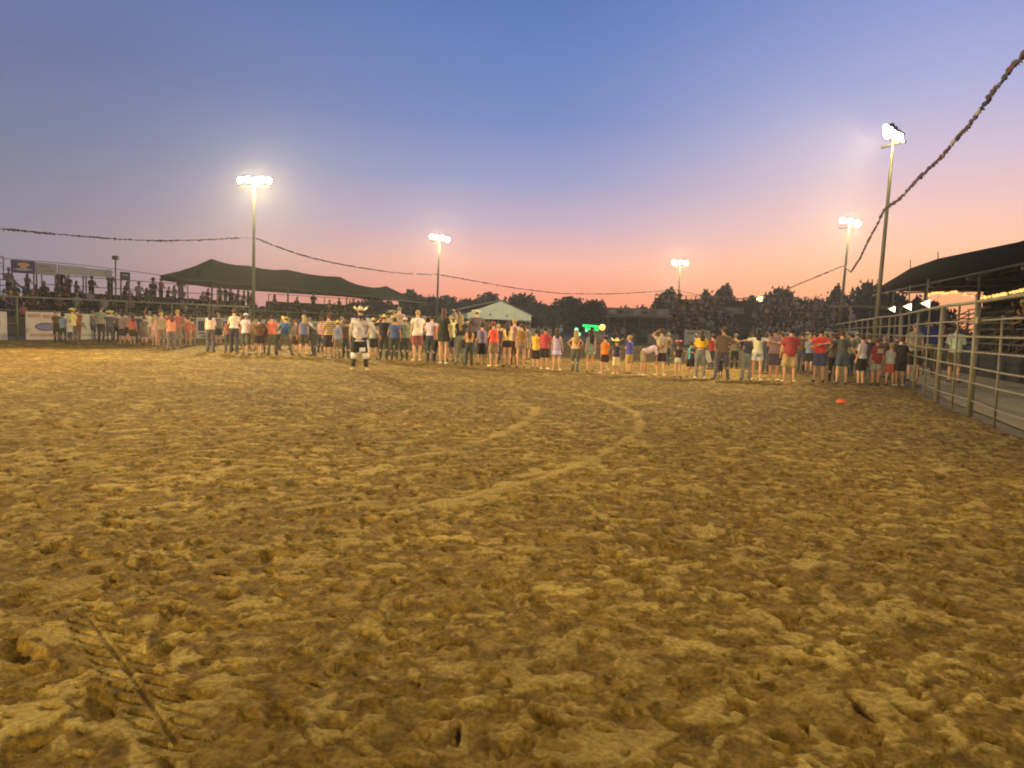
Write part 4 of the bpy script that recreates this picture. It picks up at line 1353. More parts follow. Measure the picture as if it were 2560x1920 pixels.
    for sd in (-1, 1):                                   # ears, then the eyes
        b2.ell(hc + HMt @ Vector((sd * hh * .345, 0, -.01)), .012 * s, .024 * s, .034 * s, 6, 5, HMt)
    b2.ell(hc + HMt @ Vector((0, hh * .43, -.02 * s)), .014 * s, .020 * s, .024 * s, 6, 5, HMt)
    b2.mi = 1
    for sd in (-1, 1): b2.ell(hc + HMt @ Vector((sd * hh * .15, hh * .385, .012)), .014 * s, .009 * s, .008 * s, 6, 4, HMt)
    b2.mi = 2
    b2.ell(hc + HMt @ Vector((0, hh * .385, -hh * .26)), .024 * s, .010 * s, .006 * s, 6, 4, HMt)
    bpy.data.meshes.remove(me)
    sk = g('skin', rnd.choice([0, 0, 1]))
    b2.build('body', [mat('skin_%d' % sk, SKIN[sk], .6, 0, .06), mat('eye_dark', (38, 28, 24), .3, 0, 0), mat('lips', (150, 80, 70), .5, 0, 0)], root, True)

    def garment(m, name, col, vox=.021, fold=.008, mt=None):
        me = remesh(m.mesh(name, []), vox)
        sd = rnd.uniform(0, 50)
        me.calc_loop_triangles() if False else None
        ns = [v.normal.copy() for v in me.vertices]
        for v, n_ in zip(me.vertices, ns):
            p = v.co
            f = noise.noise(Vector((p.x * 11 + sd, p.y * 11, p.z * 5))) + .5 * noise.noise(Vector((p.x * 22, p.y * 22 + sd, p.z * 12)))
            v.co = p + n_ * (fold * f)
        me.materials.append(mt or cloth(col))
        o = bpy.data.objects.new(name, me); COL.objects.link(o); o.parent = root
        return o
    # bottoms
    bt, bc = g('bt', 'pants'), g('bc', (52, 58, 76))
    if bt in ('pants', 'shorts', 'flare', 'bare'):
        m = MB()
        m.ring_loft([(T((0, 0, .83 * s)), X_ * hip_w * .85, Y_ * .105 * s * wide), (T((0, -.012 * s, .92 * s)), X_ * (hip_w + .02), Y_ * (.13 * s * wide)), (T((0, 0, 1.05 * s)), X_ * ((hip_w + wst) / 2 + .012), Y_ * (.118 * s * wide))], 14)
        fr = {'pants': 1.0, 'flare': 1.0, 'shorts': g('sh_len', .52), 'bare': .2}[bt]
        for hp, kn, an in zip(hips, knees, anks):
            th = (.098 if body != 'k' else .088) * s * wide + .012
            if bt in ('pants', 'flare'):
                ra_ = .056 * s if bt == 'pants' else .095 * s
                m.tube([hp, hp.lerp(kn, .4), kn, kn.lerp(an, .5), an + Vector((0, -.01, -.03 * s))], [th, th * .9, .072 * s, (.064 if bt == 'pants' else .07) * s, ra_], 10)
            else:
                e_ = hp.lerp(kn, min(1, fr * 1.7)) if fr < .6 else kn.lerp(an, (fr - .5) * 1.2)
                m.tube([hp, hp.lerp(e_, .5), e_], [th, th * 1.0, th * 1.02], 10)
        garment(m, {'pants': 'trousers', 'flare': 'flared_jeans', 'shorts': 'shorts', 'bare': 'shorts'}[bt], bc, .021)
    # top
    sl, hem = g('sl', .5), g('hem', .90)
    m = MB()
    secs = []
    skirt_ = hem < .86
    for z, rx, ry, y in TS:
        if z < hem - .001 or z > 1.47: continue
        gx = .016 * s + (.012 if z < 1.1 else .004)
        secs.append((T((0, y * s, z * s)), X_ * (rx + gx), Y_ * (ry + gx)))
    if not secs or hem < TS[0][0]:
        fl_ = g('flare', .045)
        secs.insert(0, (T((0, 0, hem * s)) if not skirt_ else Vector((0, 0, hem * s)), Vector((1, 0, 0)) * (hip_w + fl_ * s * (1 + (.9 - hem) * 3)), Vector((0, 1, 0)) * (.13 * s + fl_ * s * (1 + (.9 - hem) * 3))))
    else:
        c0 = secs[0]; secs[0] = (c0[0], X_ * max(c0[1].length, hip_w * .98 + .022), Y_ * max(c0[2].length, .12 * s * wide + .02))
        if hem < 1.0: secs.insert(0, (T((0, 0, hem * s)), X_ * (hip_w + .034 * wide), Y_ * (.125 * s * wide + .03)))
    if len(secs) > 1 and (secs[1][0] - secs[0][0]).length < .004: secs.pop(1)
    secs.append((T((0, -.004 * s, 1.476 * s)), X_ * .068 * s, Y_ * .066 * s))
    m.ring_loft(secs, 14)
    if sl > 0:
        for shp, e, w, ra in sl_pts:
            inn = T(((shp - T((0, 0, 1.405 * s))).dot(X_) * .6, -.005 * s, 1.40 * s))
            if sl <= 1.0:
                m.tube([inn, shp, shp.lerp(e, sl * .6), shp.lerp(e, sl)], [ra + .012, ra + .018, ra + .018, ra + .022], 9)
            else:
                m.tube([inn, shp, shp.lerp(e, .6), e, e.lerp(w, min(1, sl - 1))], [ra + .012, ra + .016, ra + .013, ra + .008, ra * .7 + .008], 9)
    shirt = garment(m, g('topname', 'dress' if skirt_ else 'shirt'), spec.get('sh', (150, 150, 150)), .021, .009, g('shm'))
    # shoes
    sc = g('shoes', (90, 74, 60))
    for (hp, kn, an), sd in zip(zip(hips, knees, anks), (-1, 1)):
        m = MB(); ft = an + Vector((sd * .018, 0, -.050 * s))
        m.tube([ft + Vector((0, -.085 * s, .005)), ft + Vector((0, -.04 * s, .008)), ft + Vector((sd * .008, .06 * s, 0)), ft + Vector((sd * .02, .15 * s, -.008)), ft + Vector((sd * .022, .185 * s, -.012))], [.032 * s, .046 * s, .047 * s, .042 * s, .022 * s], 9, flat=.85)
        if g('boots'): m.tube([an + Vector((0, 0, -.02)), an + Vector((0, 0, .14 * s))], [.05 * s, .058 * s], 9)
        m.build('boot' if g('boots') else 'shoe', mat('shoe_%d_%d_%d' % sc, sc, .6, 0, .08), root, True)
    # hair
    hr = g('hair', 'short'); hcol = HAIRC[g('hc', 'brown')]
    if hr != 'none':
        m = MB(); k_ = {'curly': 1.22}.get(hr, 1.07)

        def hfn(p):
            q = p * (1 + (.07 * noise.noise(p * 28 + Vector((x, 0, 0))) if hr == 'curly' else .03 * noise.noise(p * 24)))
            if p.y > hh * .12 and p.z < hh * .22: q = Vector((q.x * .93, min(q.y, hh * .20), q.z))
            if p.z < -hh * .18: q.z = -hh * .18 + (p.z + hh * .18) * .35
            return q
        m.ell(hc + HMt @ Vector((0, -.012 * s, hh * .035)), hh * .36 * k_, hh * .43 * k_, hh * .49 * k_, 14, 10, HMt, hfn)
        if hr in ('long', 'pony', 'vlong'):
            L_ = {'long': .30, 'pony': .27, 'vlong': .44}[hr] * s
            w_ = {'long': hh * .36, 'pony': .03 * s, 'vlong': hh * .40}[hr]
            a = hc + HMt @ Vector((0, -hh * .30, -.02 * s))
            bk_ = Y_ * -1
            dn = (-Z if not free else (T((0, 0, 1)) - T((0, 0, 1.3)))).normalized()
            m.ring_loft([(a, X_ * w_, Y_ * .05 * s), (a + dn * L_ * .35 + bk_ * .045 * s, X_ * w_ * 1.08, Y_ * .042 * s), (a + dn * L_ * .75 + bk_ * .065 * s, X_ * w_ * .95, Y_ * .034 * s), (a + dn * L_ * 1.05 + bk_ * .06 * s, X_ * w_ * .45, Y_ * .018 * s)], 12)
        if hr == 'bun': m.ell(hc + HMt @ Vector((0, -hh * .38, hh * .26)), .045 * s, .045 * s, .042 * s, 8, 6)
        m.build('hair', mat('hair_' + g('hc', 'brown'), hcol, .75, 0, .2, 20), root, True)
    # hat
    ha = g('hat')
    if ha:
        hcl = g('hatc', (226, 204, 130)); hm = mat('hat_%d_%d_%d' % hcl, hcl, .8, 0, .08, 14)
        m = MB(); o_ = hc + HMt @ Vector((0, -.005, hh * .16)); B = g('brim', 1.0)
        if ha == 'cowboy':
            n = 28; rings = []
            for rr, zz in ((.36, 0.0), (.52, -.01), (.72, .0), (.90, .03), (.93, .045), (.88, .06), (.70, .03), (.50, .02), (.36, .03)):
                ring = []
                for k in range(n):
                    a = 2 * math.pi * k / n
                    ca, sa = math.cos(a), math.sin(a)
                    out_ = max(0, (rr - .40)) / .53
                    curl = abs(ca) ** 2 * out_ ** 1.6 * .42 - abs(sa) ** 2 * out_ * .10
                    shrink = 1 - .10 * abs(ca) * out_
                    ring.append(o_ + HMt @ (Vector((ca * rr * B * shrink, sa * rr * .98 * B, zz + curl * B)) * hh))
                rings.append(ring)
            b0 = len(m.v)
            for r_ in rings: m.v += r_
            for i in range(len(rings) - 1):
                for k in range(n):
                    k2 = (k + 1) % n; m.f.append((b0 + i * n + k, b0 + i * n + k2, b0 + (i + 1) * n + k2, b0 + (i + 1) * n + k)); m.m.append(0)
            m.build('hat_brim', hm, root, True)
            m = MB()
            def cr(p):
                q = Vector(p)
                if q.z > 0: q.z -= max(0, (1 - abs(q.x) / (hh * .16))) * hh * .13 * (1 if q.z > hh * .2 else 0)
                if q.z > 0: q.x *= 1 - .22 * q.z / (hh * .5)
                return q
            m.ell(o_ + HMt @ Vector((0, 0, 0)), hh * .40, hh * .46, hh * .60, 16, 12, HMt, cr)
            m.build('hat_crown', hm, root, True)
        elif ha == 'cap':
            m.ell(o_ + HMt @ Vector((0, -.004, hh * .02)), hh * .40, hh * .47, hh * .36, 14, 8, HMt, lambda p: Vector((p.x, p.y, max(p.z, -hh * .02))))
            m.build('cap', hm, root, True)
            m = MB(); f_ = -1 if g('capback') else 1
            m.slab([o_ + HMt @ Vector((math.cos(a) * hh * .34, f_ * (hh * .38 + math.sin(a) * hh * .36), -.01)) for a in [math.pi * k / 8 for k in range(9)]], HMt @ Vector((0, 0, .014)))
            m.build('visor', hm, root)
    if g('post'): g('post')(root, T, s, X_, Y_, HMt, hc, hips, knees, anks, hh, sl_pts)
    return root


def part_box(root, name, c, d, col, rot=None):
    m = MB(); m.box(c, d, M=rot); return m.build(name, mat('%s_%d_%d_%d' % (name, *col), col, .7, 0, .05), root)


# ---- the bullfighter in the middle distance
def clown_extra(root, T, s, X_, Y_, HMt, hc, hips, knees, anks, hh, sl):
    m = MB(); m.ring_loft([(T((0, -.004 * s, 1.385 * s)), X_ * .215 * s, Y_ * .130 * s), (T((0, -.006 * s, 1.44 * s)), X_ * .165 * s, Y_ * .105 * s), (T((0, -.004 * s, 1.485 * s)), X_ * .085 * s, Y_ * .080 * s), (T((0, 0, 1.52 * s)), X_ * .064 * s, Y_ * .064 * s)], 16)
    m.build('yoke', cloth((58, 48, 50)), root, True)
    for kn, an in zip(knees, anks):
        m = MB(); m.tube([kn + Vector((0, .0, -.015)), kn.lerp(an, .18), kn.lerp(an, .42)], [.092 * s, .096 * s, .078 * s], 10); m.build('knee_pad', mat('white_pad', (236, 226, 218), .7, 0, .05), root, True)
        m = MB(); m.tube([kn.lerp(an, .40), an + Vector((0, 0, .03))], [.068 * s, .058 * s], 10); m.build('sock', cloth((60, 50, 46)), root, True)
    part_box(root, 'shorts_patch', (hips[1].x * .95 - .01, -.182 * s, .59 * s), (.155 * s, .03, .105 * s), (232, 224, 222))
    m = MB(); m.slab([(.175 * s, -.15 * s, .86 * s), (.205 * s, -.13 * s, .86 * s), (.262 * s, -.13 * s, .52 * s), (.225 * s, -.155 * s, .52 * s)], (.01, -.012, 0)); m.build('side_stripe', cloth((220, 212, 206)), root)
    m = MB(); m.tube([(.20 * s, -.05, .95 * s), (.235 * s, -.12 * s, .80 * s), (.255 * s, -.12 * s, .56 * s)], [.016, .018, .010], 6); m.build('hanging_towel', cloth((210, 202, 194)), root, True)


person(dict(x=899, top=774, feet=929, fine=1, hatpx=0, body='m', wide=1.08, skin=1, sh=(200, 178, 174), shm=blotch('pale_print_jersey', (232, 212, 206), (184, 164, 160), 9), sl=1.75, hem=.80, flare=.03, bt='shorts', bc=(46, 38, 42), sh_len=.56, spread=1.75, arms=('down', 'low'), hair='short', hat='cowboy', hatc=(240, 224, 168), brim=1.05, turn=20, shoes=(214, 190, 130), topname='jersey', face=2,
            post=clown_extra, group='bullfighter watching the line', label='person in a straw cowboy hat, blotchy white jersey, black shorts and white knee pads'))


def straw(**k): d = dict(hat='cowboy', hatc=(226, 206, 120)); d.update(k); return d


def cloth_drape(root, T, s, X_, Y_, *a):
    m = MB(); m.slab([(.14 * s, -.08, 1.02 * s), (.27 * s, -.06, 1.02 * s), (.40 * s, -.05, .62 * s), (.24 * s, -.07, .60 * s), (.14 * s, -.09, .82 * s)], (0, .03, 0)); m.build('hanging_jacket', cloth((220, 206, 182)), root)


def bow(root, T, s, X_, Y_, HMt, hc, *a):
    m = MB()
    for sd in (-1, 1): m.ell(hc + HMt @ Vector((sd * .05, -.02, .11)), .055, .03, .04, 8, 6)
    m.build('hair_bow', cloth((244, 142, 156)), root, True)


def bag(root, T, s, X_, Y_, *a):
    m = MB(); m.ell((.05 * s, -.20 * s, .74 * s), .13 * s, .06 * s, .16 * s, 10, 8); m.build('shoulder_bag', cloth((66, 62, 54)), root, True)


def phone_lit(root, T, s, X_, Y_, HMt, hc, hips, knees, anks, hh, sl):
    w = sl[1][2]; m = MB(); m.box(w + Vector((0, .03, .08)), (.075, .012, .14)); m.build('phone', mat('lit_phone', (250, 240, 225), .4, 0, 0, emit=(255, 244, 225), es=1.6), root)


def back_patch(col, w=.16, h=.1, z=1.1):
    def f(root, T, s, X_, Y_, *a):
        m = MB(); m.box(T((.04, -.150 * s, z * s)), (w, .02, h)); m.build('back_print', cloth(col), root)
    return f


JEANS = (72, 78, 98); LJ = (122, 128, 130); BLK = (44, 38, 40); NAVY = (52, 50, 74)
PEOPLE = [
    dict(x=143, top=783, feet=859, body='m', sh=(84, 68, 56), bc=(78, 66, 50), lean=.5, arms=('drop', 'reach'), hair='none', hat='cap', hatc=(92, 78, 66), label='leftmost person in dark brown bending forward before the blue oval board'),
    dict(x=158, top=786, feet=860, body='k', sh=(140, 168, 186), bc=(84, 80, 66), arms=('front', 'front'), hc='dark', label='child in a light blue shirt beside the bending person in brown'),
    straw(x=181, top=775, feet=861, body='f', sh=(222, 208, 132), bc=(112, 100, 88), sl=.6, arms=('front', 'front'), hair='short', brim=.85, label='person in a yellow straw hat and yellow shirt near the left boards'),
    dict(x=175, top=802, feet=863, body='k', sh=(186, 176, 164), bc=(86, 82, 92), hair='short', hc='blond', label='small child in a greyish white shirt in front of the yellow straw hat'),
    dict(x=194, top=775, feet=857, body='m', sh=(150, 84, 58), bc=(146, 92, 66), arms=('front', 'front'), hc='red', label='thin person in rust coloured clothes right of the yellow straw hat'),
    dict(x=253, top=769, feet=860, body='m', sh=(142, 146, 124), bc=(66, 56, 66), arms=('hip', 'down'), hc='red', label='tall person in a grey green shirt and dark jeans by the red letter A'),
    straw(x=275, top=781, feet=862, body='m', sh=(84, 84, 96), bc=(78, 66, 68), arms=('hip', 'front'), brim=.9, label='person in a pale straw hat and navy shirt right of the tall grey green shirt'),
    dict(x=306, top=786, feet=866, body='k', sh=(152, 132, 130), bt='shorts', bc=(66, 52, 50), arms=('front', 'hip'), hc='dark', label='person in a mauve grey shirt and black shorts left of the orange red shirt'),
    dict(x=332, top=788, feet=867, body='k', sh=(206, 110, 92), bt='shorts', bc=(78, 70, 52), hc='red', hair='long', label='child in an orange red shirt and dark olive shorts in the left group'),
    dict(x=361, top=793, feet=867, body='m', sh=(116, 120, 102), bt='shorts', bc=(128, 104, 96), boots=1, shoes=(118, 72, 40), hc='brown', label='person in a grey green shirt and brown boots in the left group'),
    dict(x=386, top=791, feet=869, body='k', sh=(240, 184, 178), bt='shorts', bc=(226, 176, 164), hair='long', hc='blond', sl=.3, label='little girl in a pale pink top and shorts in the left group'),
    dict(x=403, top=784, feet=873, body='m', sh=(168, 146, 118), bc=(146, 120, 96), hair='short', hc='blond', label='person dressed all in tan behind the pale pink girl'),
    dict(x=428, top=788, feet=877, body='f', sh=(232, 144, 118), bt='flare', bc=(122, 108, 110), hair='long', hc='red', sl=.3, label='person in a light coral top and grey flared jeans'),
    dict(x=444, top=778, feet=872, body='m', sh=(168, 96, 84), bc=(138, 118, 98), arms=('front', 'hip'), hc='blond', label='person in a faded dark red shirt behind the light coral top'),
    dict(x=470, top=794, feet=869, body='k', sh=(216, 128, 100), bt='shorts', bc=(196, 148, 120), hc='brown', label='child in an orange shirt left of the framed board'),
    dict(x=481, top=799, feet=867, body='k', sh=(176, 104, 92), bc=(150, 122, 96), hc='dark', label='child in a brick red shirt touching the framed board'),
    dict(x=526, top=781, feet=881, body='f', sh=(232, 200, 178), sl=1.4, hem=.95, bt='flare', bc=(98, 92, 98), hair='long', hc='dark', arms=('down', 'front'), label='woman in a cream top and blue flared jeans in front of the framed board'),
    dict(x=571, top=797, feet=883, body='k', sh=(136, 82, 74), bc=(74, 70, 62), hair='short', hc='red', arms=('down', 'hip'), label='child in dark red behind the woman in cream with dark jeans'),
    dict(x=585, top=777, feet=884, body='f', sh=(230, 212, 188), sl=.6, hem=.98, bt='flare', bc=(68, 66, 74), hair='short', hc='red', arms=('front', 'front'), label='tall person in a cream top and very dark long jeans'),
    dict(x=614, top=787, feet=888, body='m', sh=(216, 194, 192), bt='shorts', bc=(84, 80, 72), sh_len=.62, hat='cap', hatc=(222, 210, 208), hair='short', hc='grey', shoes=(150, 130, 100), skin=2, label='person in a pinkish white shirt and white cap left of the black disc board'),
    dict(x=648, top=798, feet=888, body='m', sh=(136, 98, 76), bt='shorts', bc=(70, 58, 58), arms=('hip', 'front'), hc='brown', label='person in a brown shirt and dark shorts by the black disc'),
    dict(x=667, top=806, feet=885, body='k', sh=(100, 76, 62), bc=(112, 84, 62), hc='dark', label='child in dark brown left of the coral shirt and olive jeans'),
    dict(x=680, top=791, feet=889, body='m', sh=(228, 124, 100), bc=(104, 104, 84), arms=('front', 'front'), hc='dark', step=.12, label='person in a coral red shirt and olive grey jeans'),
    straw(x=711, top=798, feet=889, body='k', sh=(60, 94, 140), sl=1.8, bc=(112, 106, 96), spread=2.7, lean=.45, arms=('low', 'low'), hair='short', brim=1.0, label='child in a bright blue shirt and yellow hat with legs wide apart'),
    dict(x=740, top=800, feet=890, body='k', sh=(148, 124, 116), bt='shorts', bc=(78, 66, 72), hc='brown', arms=('front', 'hip'), label='child in a mauve brown shirt next to the blue shirt and yellow hat'),
    dict(x=759, top=791, feet=892, body='f', sh=(102, 104, 148), bt='shorts', bc=(78, 70, 54), hair='long', hc='blond', label='blond person in a dusty blue shirt and dark shorts'),
    dict(x=785, top=812, feet=892, body='m', sh=(62, 50, 50), bc=(68, 66, 60), lean=1.0, face=60, H=1.62, arms=('reach', 'reach'), hc='dark', sl=1.6, label='person in black bending over left of the striped shirt'),
    dict(x=821, top=789, feet=897, body='m', shm=stripes('tan_striped_cloth', (214, 184, 132), (120, 88, 58), 13), bt='shorts', bc=(64, 50, 54), hc='red', sl=.8, arms=('down', 'front'), sh_len=.6, label='person in a tan striped shirt and dark shorts left of the bullfighter'),
    straw(x=843, top=806, feet=898, body='k', sh=(136, 138, 168), bc=(128, 108, 72), hair='short', brim=.8, hatc=(206, 184, 104), label='child in a lilac shirt and straw hat between the striped shirt and bullfighter'),
    dict(x=864, top=803, feet=898, body='k', sh=(94, 72, 52), bc=(62, 66, 78), hc='brown', hair='curly', arms=('front', 'hip'), label='person in dark brown with curly hair just left of the bullfighter'),
    straw(x=932, top=800, feet=901, body='k', sh=(178, 168, 160), bt='shorts', bc=(52, 48, 40), hair='short', brim=.8, label='child in a pale grey shirt and cream hat right of the bullfighter'),
    straw(x=958, top=792, feet=902, body='m', sh=(52, 44, 48), bc=(66, 66, 58), sl=.7, arms=('out', 'hip'), hair='short', hatc=(224, 192, 104), brim=1.0, label='person in a black shirt and straw hat resting one arm out sideways'),
    straw(x=978, top=790, feet=900, dep=31.5, body='m', sh=(152, 140, 112), bc=(92, 84, 72), hatc=(158, 144, 104), label='person in an olive hat just behind the royal blue shirt'),
    dict(x=985, top=798, feet=903, body='m', sh=(84, 98, 146), bc=(64, 68, 58), hc='brown', wide=1.1, label='person in a royal blue shirt and dark green jeans'),
    dict(x=1011, top=798, feet=903, body='m', sh=(112, 124, 108), bc=(60, 62, 56), hat='cap', hatc=(222, 210, 206), hc='grey', arms=('hip', 'down'), label='person in a grey green shirt and white cap left of the tall white T shirt'),
    dict(x=996, top=775, feet=896, dep=33, body='m', sh=(176, 148, 132), bc=(96, 88, 80), hc='grey', hair='short', label='taller person with pale hair standing behind the royal blue shirt'),
    dict(x=1026, top=803, feet=904, dep=31, body='m', sh=(120, 112, 96), bt='shorts', bc=(62, 46, 46), hc='brown', skin=3, label='person in dark shorts half behind the tall white T shirt'),
    dict(x=1042, top=780, feet=905, body='m', sh=(236, 222, 204), bt='shorts', bc=(150, 84, 78), sh_len=.48, arms=('down', 'front'), hair='short', hc='blond', turn=-40, shoes=(206, 184, 140), hem=.86, label='tall blond person in a white T shirt and dull red shorts'),
    dict(x=1076, top=792, feet=907, body='m', sh=(210, 190, 206), sl=.6, bc=(62, 66, 76), arms=('front', 'front'), hc='dark', hem=.96, lean=.12, label='person in a lavender white shirt and dark jeans'),
    dict(x=1093, top=801, feet=908, body='m', sh=(128, 78, 68), bc=(58, 60, 60), hc='dark', arms=('front', 'hip'), label='person in a dull maroon shirt right of the lavender white shirt'),
    dict(x=1107, top=777, feet=913, body='f', sh=(48, 50, 46), bt='bare', bc=(60, 56, 72), hem=.72, flare=.02, topname='dress', hair='long', hc='red', hat='cap', hatc=(128, 60, 52), shoes=(206, 220, 190), label='tall red haired person in a long black shirt with bare legs'),
    dict(x=1125, top=800, feet=911, dep=29, body='k', sh=(212, 208, 140), bt='shorts', bc=(72, 76, 104), hair='short', hc='blond', arms=('front', 'up'), label='child in a yellow green shirt and blue shorts'),
    dict(x=1150, top=792, feet=914, body='f', sh=(50, 48, 56), bc=(136, 140, 118), hem=1.0, hair='vlong', hc='blond', arms=('front', 'hip'), post=bag, label='girl with long fair hair in a black top and pale green jeans'),
    dict(x=1172, top=816, feet=917, body='k', sh=(206, 150, 110), hem=1.0, bc=(66, 70, 72), hair='vlong', hc='brown', arms=('fold', 'fold'), sl=0, label='girl with long brown hair, bare arms and dark jeans'),
    straw(x=1188, top=786, feet=897, dep=34, body='m', sh=(98, 80, 84), bc=(70, 58, 62), sl=1.8, arms=('hip', 'low'), hatc=(232, 216, 168), wide=1.2, label='large person in a plum shirt and white hat under the pavilion'),
    dict(x=1203, top=812, feet=913, body='k', sh=(146, 136, 166), bt='shorts', bc=(46, 40, 52), sh_len=.62, hc='dark', label='child in a lavender blue shirt and long black shorts'),
    dict(x=1233, top=808, feet=919, body='f', sh=(250, 92, 72), sl=0, bt='shorts', bc=(152, 124, 104), sh_len=.50, hat='cap', hatc=(170, 78, 66), hc='red', shoes=(232, 196, 130), hem=.95, arms=('front', 'down'), tilt=-.06, label='person in a bright coral red tank top and taupe shorts'),
    dict(x=1252, top=818, feet=918, dep=27.6, body='m', sh=(84, 62, 74), bc=(92, 92, 86), hc='dark', label='person in plum between the coral tank top and the yellow crop top'),
    dict(x=1267, top=808, feet=919, body='f', sh=(240, 206, 130), sl=0, hem=1.02, bt='shorts', bc=(54, 46, 40), sh_len=.2, hair='vlong', hc='brown', arms=('down', 'front'), label='girl with very long brown hair in a pale yellow crop top'),
    dict(x=1283, top=806, feet=921, dep=27.2, body='f', sh=(214, 176, 168), bc=(128, 84, 52), hair='short', hc='blond', label='fair person in a faded pink shirt and brown trousers behind the crop top'),
    dict(x=1301, top=812, feet=922, body='f', sh=(160, 118, 62), hem=.98, sl=.6, bt='shorts', bc=(148, 126, 118), sh_len=.2, hair='bun', hc='brown', label='woman in an ochre shirt and very short grey shorts'),
    dict(x=1338, top=827, feet=924, body='k', sh=(238, 190, 74), hem=.84, bt='shorts', bc=(52, 44, 36), sh_len=.6, hair='short', hc='dark', arms=('front', 'front'), label='child in a yellow T shirt and black shorts'),
    dict(x=1360, top=820, feet=926, body='k', sh=(196, 74, 76), hem=.86, sl=.8, bt='shorts', bc=(50, 44, 40), sh_len=.58, hair='short', hc='dark', arms=('fold', 'fold'), shoes=(246, 220, 170), wide=1.05, label='child in a crimson shirt, black shorts and white shoes'),
    dict(x=1390, top=824, feet=929, body='k', sh=(196, 176, 208), sl=0, hem=.66, flare=.05, bt='bare', bc=(190, 170, 200), hair='long', hc='brown', shoes=(250, 212, 170), label='girl in a short lavender dress with white shoes'),
    dict(x=1437, top=829, feet=931, body='f', sh=(236, 176, 122), sl=.2, hem=.98, bc=(96, 96, 90), hair='vlong', hc='blond', arms=('hip', 'hip'), label='girl with long fair hair in a peach top and grey jeans'),
    dict(x=1474, top=827, feet=932, body='f', sh=(142, 150, 138), sl=.3, hem=.72, flare=.035, bt='bare', bc=(140, 140, 130), hair='vlong', hc='dark', topname='romper', step=.12, label='girl with long dark hair in a grey green romper'),
    dict(x=1510, top=841, feet=936, body='k', sh=(250, 138, 34), hem=.88, bt='shorts', bc=(70, 54, 56), hat='cap', hatc=(108, 88, 110), hc='dark', bendleg=1, shoes=(240, 208, 150), arms=('down', 'down'), label='child in a bright orange T shirt and violet cap'),
    straw(x=1539, top=851, feet=938, body='k', sh=(60, 58, 84), bt='shorts', bc=(232, 212, 156), sh_len=.6, hair='short', brim=1.25, hatc=(244, 220, 128), shoes=(232, 200, 150), label='child in a wide straw hat, navy T shirt and cream shorts'),
    dict(x=1571, top=842, feet=936, body='k', sh=(92, 88, 178), bt='shorts', bc=(192, 160, 86), sh_len=.56, hc='blond', hair='short', arms=('front', 'front'), shoes=(110, 62, 40), step=.1, label='child in a violet blue T shirt and khaki shorts'),
    dict(x=1607, top=858, feet=942, body='k', sh=(244, 206, 208), sl=1.0, lean=1.15, face=-70, H=1.38, bt='shorts', bc=(150, 128, 96), hair='short', hc='blond', arms=('reach', 'drop'), shoes=(240, 214, 160), label='child in a white and pink shirt bending down to the ground'),
    dict(x=1650, top=826, feet=942, body='m', sh=(196, 178, 148), bt='shorts', bc=(56, 46, 62), sh_len=.5, hair='short', hc='brown', arms=('head', 'down'), shoes=(232, 206, 150), hem=.86, label='person in a tan T shirt and navy shorts raising an arm over the head'),
    dict(x=1693, top=858, feet=946, body='k', sh=(60, 46, 46), sl=.3, hem=1.0, bt='shorts', bc=(206, 196, 170), sh_len=.22, hair='pony', hc='brown', arms=('front', 'out'), post=bow, label='little girl with a pink hair bow, black top and white shorts'),
    dict(x=1724, top=856, feet=946, body='k', shm=stripes('teal_navy_cloth', (58, 72, 88), (104, 186, 190), 5, 0), bt='shorts', bc=(48, 40, 34), hc='brown', label='child in a teal and navy shirt left of the yellow top'),
    dict(x=1749, top=828, feet=949, body='f', sh=(246, 194, 50), sl=.7, hem=1.06, bc=(126, 126, 120), hair='long', hc='brown', arms=('front', 'front'), post=cloth_drape, shoes=(224, 206, 180), spread=1.3, label='woman in a bright yellow crop top and grey jeans with a white jacket hanging'),
    dict(x=1803, top=822, feet=950, body='m', sh=(122, 98, 80), sl=1.0, bc=(92, 86, 100), hc='brown', arms=('front', 'hip'), spread=1.7, wide=1.1, lean=-.05, label='large person in a brown shirt standing over a toddler with legs apart'),
    dict(x=1800, top=898, feet=951, dep=23.6, body='k', sh=(56, 56, 64), bc=(60, 62, 72), hair='curly', hc='orange', label='toddler with orange hair between the legs of the person in brown'),
    dict(x=1864, top=838, feet=952, body='f', sh=(68, 70, 108), hem=1.0, bc=(128, 132, 122), bt='flare', hair='vlong', hc='brown', arms=('front', 'up'), tilt=.16, spread=1.3, label='girl in a navy blue top and pale jeans leaning on the person in white'),
    dict(x=1890, top=826, feet=954, body='f', sh=(222, 210, 182), sl=.8, hem=.92, bt='shorts', bc=(196, 188, 184), sh_len=.32, hair='long', hc='dark', arms=('out', 'out'), shoes=(236, 230, 178), post=back_patch((118, 108, 140), .12, .07, .86), label='person in white with dark hair stretching both arms over two neighbours'),
    dict(x=1932, top=824, feet=955, body='m', sh=(150, 118, 118), bt='shorts', bc=(84, 74, 88), hc='dark', hair='short', arms=('front', 'down'), shoes=(240, 208, 160), label='person in a mauve T shirt and dark grey shorts'),
    dict(x=1971, top=824, feet=958, body='m', sh=(164, 66, 64), sl=.8, hem=.82, bt='shorts', bc=(184, 158, 108), sh_len=.56, hair='short', hc='dark', arms=('down', 'front'), wide=1.18, spread=1.35, shoes=(210, 176, 140), label='stout person in a loose dark red shirt and khaki shorts'),
    dict(x=2045, top=825, feet=958, body='m', sh=(212, 72, 60), hem=.94, bt='shorts', bc=(74, 78, 112), sh_len=.52, hair='curly', hc='dark', arms=('hip', 'hip'), skin=1, spread=1.25, shoes=(60, 48, 44), label='person with curly black hair in a bright red T shirt, hands on hips'),
